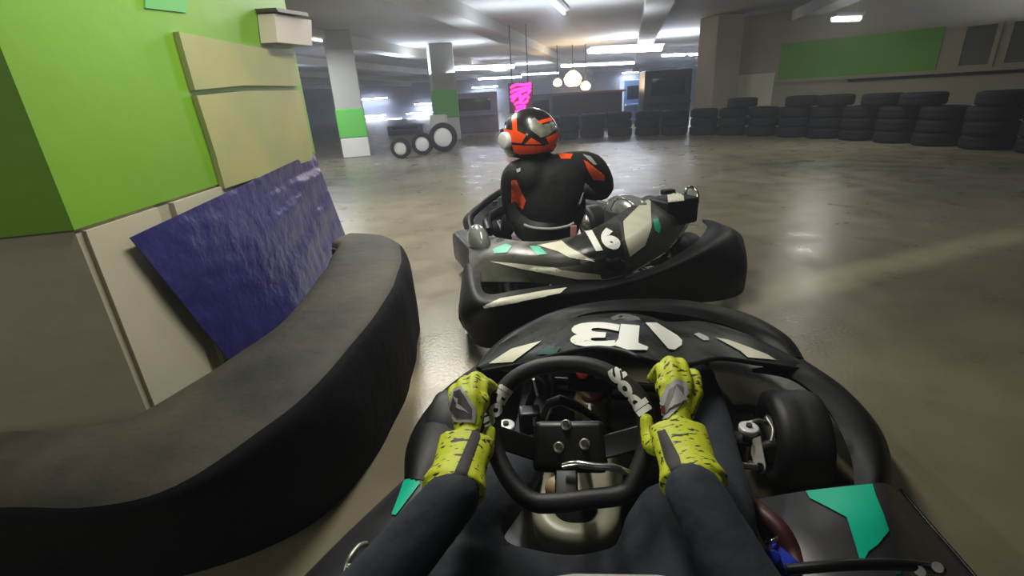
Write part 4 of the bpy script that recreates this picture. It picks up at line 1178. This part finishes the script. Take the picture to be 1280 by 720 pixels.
# ---- own driver
pel = k1(0, -.14, .24); ch_ = k1(.02, -.20, .50); nk = k1(.07, -.10, .70)
sL = k1(-.17, -.15, .62); sR = k1(.21, -.15, .62)
eL = k1(-.33, .12, .42); eR = k1(.36, .10, .42)
wL = D(568, 618, .60); wR = D(866, 612, .58)
kL = P(572, 655, .39); kR = P(878, 655, .40)
fL = P(668, 484, .15); fR = P(876, 470, .16)
sh1 = P(598, 560, .28); 
me = blob([
 [(pel, .17, .13), (ch_, .18, .12), (nk-V((0, 0, .05)), .08, .07)],
 [(nk-V((0, 0, .06)), .06), (nk+V((0, 0, .04)), .056)],
 [(ch_-r1*.10+V((0, 0, .06)), .09), (sL, .07), (eL, .055), (wL, .036)],
 [(ch_+r1*.10+V((0, 0, .06)), .09), (sR, .07), (eR, .055), (wR, .036)],
 [(k1(-.09, -.05, .2), .10), (P(556, 730, .36), .095), (kL, .076), (P(658, 572, .26), .050), (fL, .042)],
 [(k1(.09, -.05, .2), .10), (P(850, 720, .37), .098), (kR, .080), (P(888, 550, .27), .058), (fR, .044)],
 [(P(600, 750, .33), .085), (P(720, 772, .30), .085), (P(830, 750, .33), .085)],
], voxel=.010, smooth=8)
drv1 = link('person', me, SUIT, None, label='person in navy suit and lime gloves steering the kart numbered 13', cat='person')
hc1 = V((.010, -.034, .8712))
hel1 = link('helmet', helmet_mesh(hc1, .128, .135, .137, Matrix.Rotation(0, 3, 'Z')), HELMW, drv1, label='white helmet')
for f_, d_ in ((fL, h1), (fR, h1)):
    me = blob([[(f_-d_*.03-V((0, 0, .05)), .045), (f_+d_*.08-V((0, 0, .02)), .04), (f_+d_*.17+V((0, 0, .03)), .034)]], voxel=.008, smooth=4)
    link('shoe', me, BLACKP, drv1)
decal('trouser_stripe', [[(901, 450), (904, 449), (906, 488), (903, 490)]], [drv1], LGREY, drv1, off=.003, step=4)

def glove(side, wr, palm, kn, tips, th, cuff0, name='glove'):
    ch = [[(cuff0, .043, .036), (wr, .037, .030)], [(wr, .037, .028), (palm, .040, .020)]]
    ch.append([(kn[0], .016), (kn[3], .014)])
    for k_ in kn: ch.append([(palm, .015), (k_, .0125)])
    for k_, ts in zip(kn, tips):
        ch.append([(k_, .0125)]+[(t, r) for t, r in zip(ts, (.0110, .0100, .0090))])
    ch.append([(palm.lerp(wr, .5), .017)]+[(t, r) for t, r in zip(th, (.0135, .0115, .0100))])
    me = blob(ch, voxel=.0030, smooth=3)
    return link(name, me, LIME, drv1, label='lime and black driving glove')
kk = [D(600, 502, .722), D(591, 496, .716), D(581, 496, .716), D(571, 502, .722)]
def fing(k_, gx, i, s):
    return [D(*gx[0], .742+.0*i), D(*gx[1], .778), D(*gx[2], .782)]
gL = glove(-1, D(574, 588, .64), D(584, 548, .682), kk,
  [[D(602, 484, .745), D(609, 480, .778), D(622, 490, .797)], [D(591, 477, .742), D(597, 472, .778), D(610, 482, .797)],
   [D(579, 482, .742), D(584, 477, .776), D(596, 486, .794)], [D(568, 492, .742), D(572, 486, .772), D(584, 495, .788)]],
  [D(604, 566, .685), D(609, 552, .706), D(612, 540, .716)], D(566, 614, .61))
kk = [D(832, 484, .722), D(843, 476, .716), D(856, 480, .716), D(868, 492, .722)]
gR = glove(1, D(860, 582, .62), D(846, 535, .672), kk,
  [[D(829, 464, .742), D(825, 461, .776), D(815, 473, .80)], [D(839, 456, .742), D(835, 453, .776), D(824, 464, .80)],
   [D(852, 459, .742), D(848, 455, .774), D(834, 466, .79)], [D(868, 474, .742), D(864, 468, .77), D(850, 478, .786)]],
  [D(818, 558, .68), D(811, 545, .706), D(808, 525, .718)], D(868, 606, .595))
# glove prints and cuff bands
SEAM = mat('glove_dark', (38, 32, 34), .7); GG = mat('glove_grey', (150, 150, 148), .5); GD = mat('glove_logo_dark', (50, 46, 50), .6)
def gd(g_, n, poly, mt, off, lab=None): return decal(n, [poly], [g_], mt, g_, off=off, step=3, label=lab)
gd(gL, 'logo_border', [(567, 487), (577, 483), (595, 512), (593, 529), (570, 528), (559, 512)], GG, .002, 'grey diamond outline')
gd(gL, 'logo_field', [(568, 491), (576, 488), (590, 512), (589, 524), (572, 524), (564, 512)], GD, .003, 'dark diamond')
gd(gL, 'logo_bolt', [(567, 496), (575, 499), (574, 505), (586, 518), (572, 510), (573, 505)], GG, .004)
gd(gL, 'cuff_band', [(590, 540), (597, 536), (600, 545), (578, 606), (564, 600)], SEAM, .002, 'dark band')
gd(gR, 'logo_border', [(846, 474), (858, 479), (860, 492), (850, 508), (836, 524), (820, 526), (818, 518), (834, 482)], GG, .002, 'grey diamond outline')
gd(gR, 'logo_field', [(846, 481), (853, 485), (853, 495), (844, 508), (834, 518), (828, 518), (838, 488)], mat('glove_logo_mid', (104, 102, 100), .6), .003, 'dark diamond')
gd(gR, 'logo_bolt', [(845, 484), (852, 494), (859, 500), (848, 496), (836, 514), (842, 498)], GG, .004)
gd(gR, 'logo_dot', [(829, 508), (833, 508), (834, 517), (830, 518)], DRED, .004)
gd(gR, 'cuff_band', [(822, 540), (832, 538), (850, 572), (858, 606), (846, 604), (832, 575)], SEAM, .002, 'dark band')
rt('Sodi', (619, 508), 58, (56, 21), 'white lettering')
rt('Sodi', (787, 488), -53, (70, 20), 'white lettering')
for o in bpy.data.objects:
    pass

# ------------------------------------------------------------------ world & view
w = bpy.data.worlds.new('world'); scene.world = w; w.use_nodes = True
w.node_tree.nodes['Background'].inputs['Color'].default_value = (.02, .02, .022, 1)
w.node_tree.nodes['Background'].inputs['Strength'].default_value = 1
nt = w.node_tree; vs_ = nt.nodes.new('ShaderNodeVolumeScatter'); vs_.inputs['Density'].default_value = .009; vs_.inputs['Color'].default_value = (.82, .88, 1, 1); vs_.inputs['Anisotropy'].default_value = .3
nt.links.new(vs_.outputs[0], nt.nodes['World Output'].inputs['Volume'])
scene.view_settings.view_transform = 'Standard'; scene.view_settings.look = 'None'
scene.view_settings.exposure = 0.0; scene.view_settings.gamma = 1; scene.view_settings.use_curve_mapping = False
scene.cycles.use_denoising = True
scene.cycles.max_bounces = 6
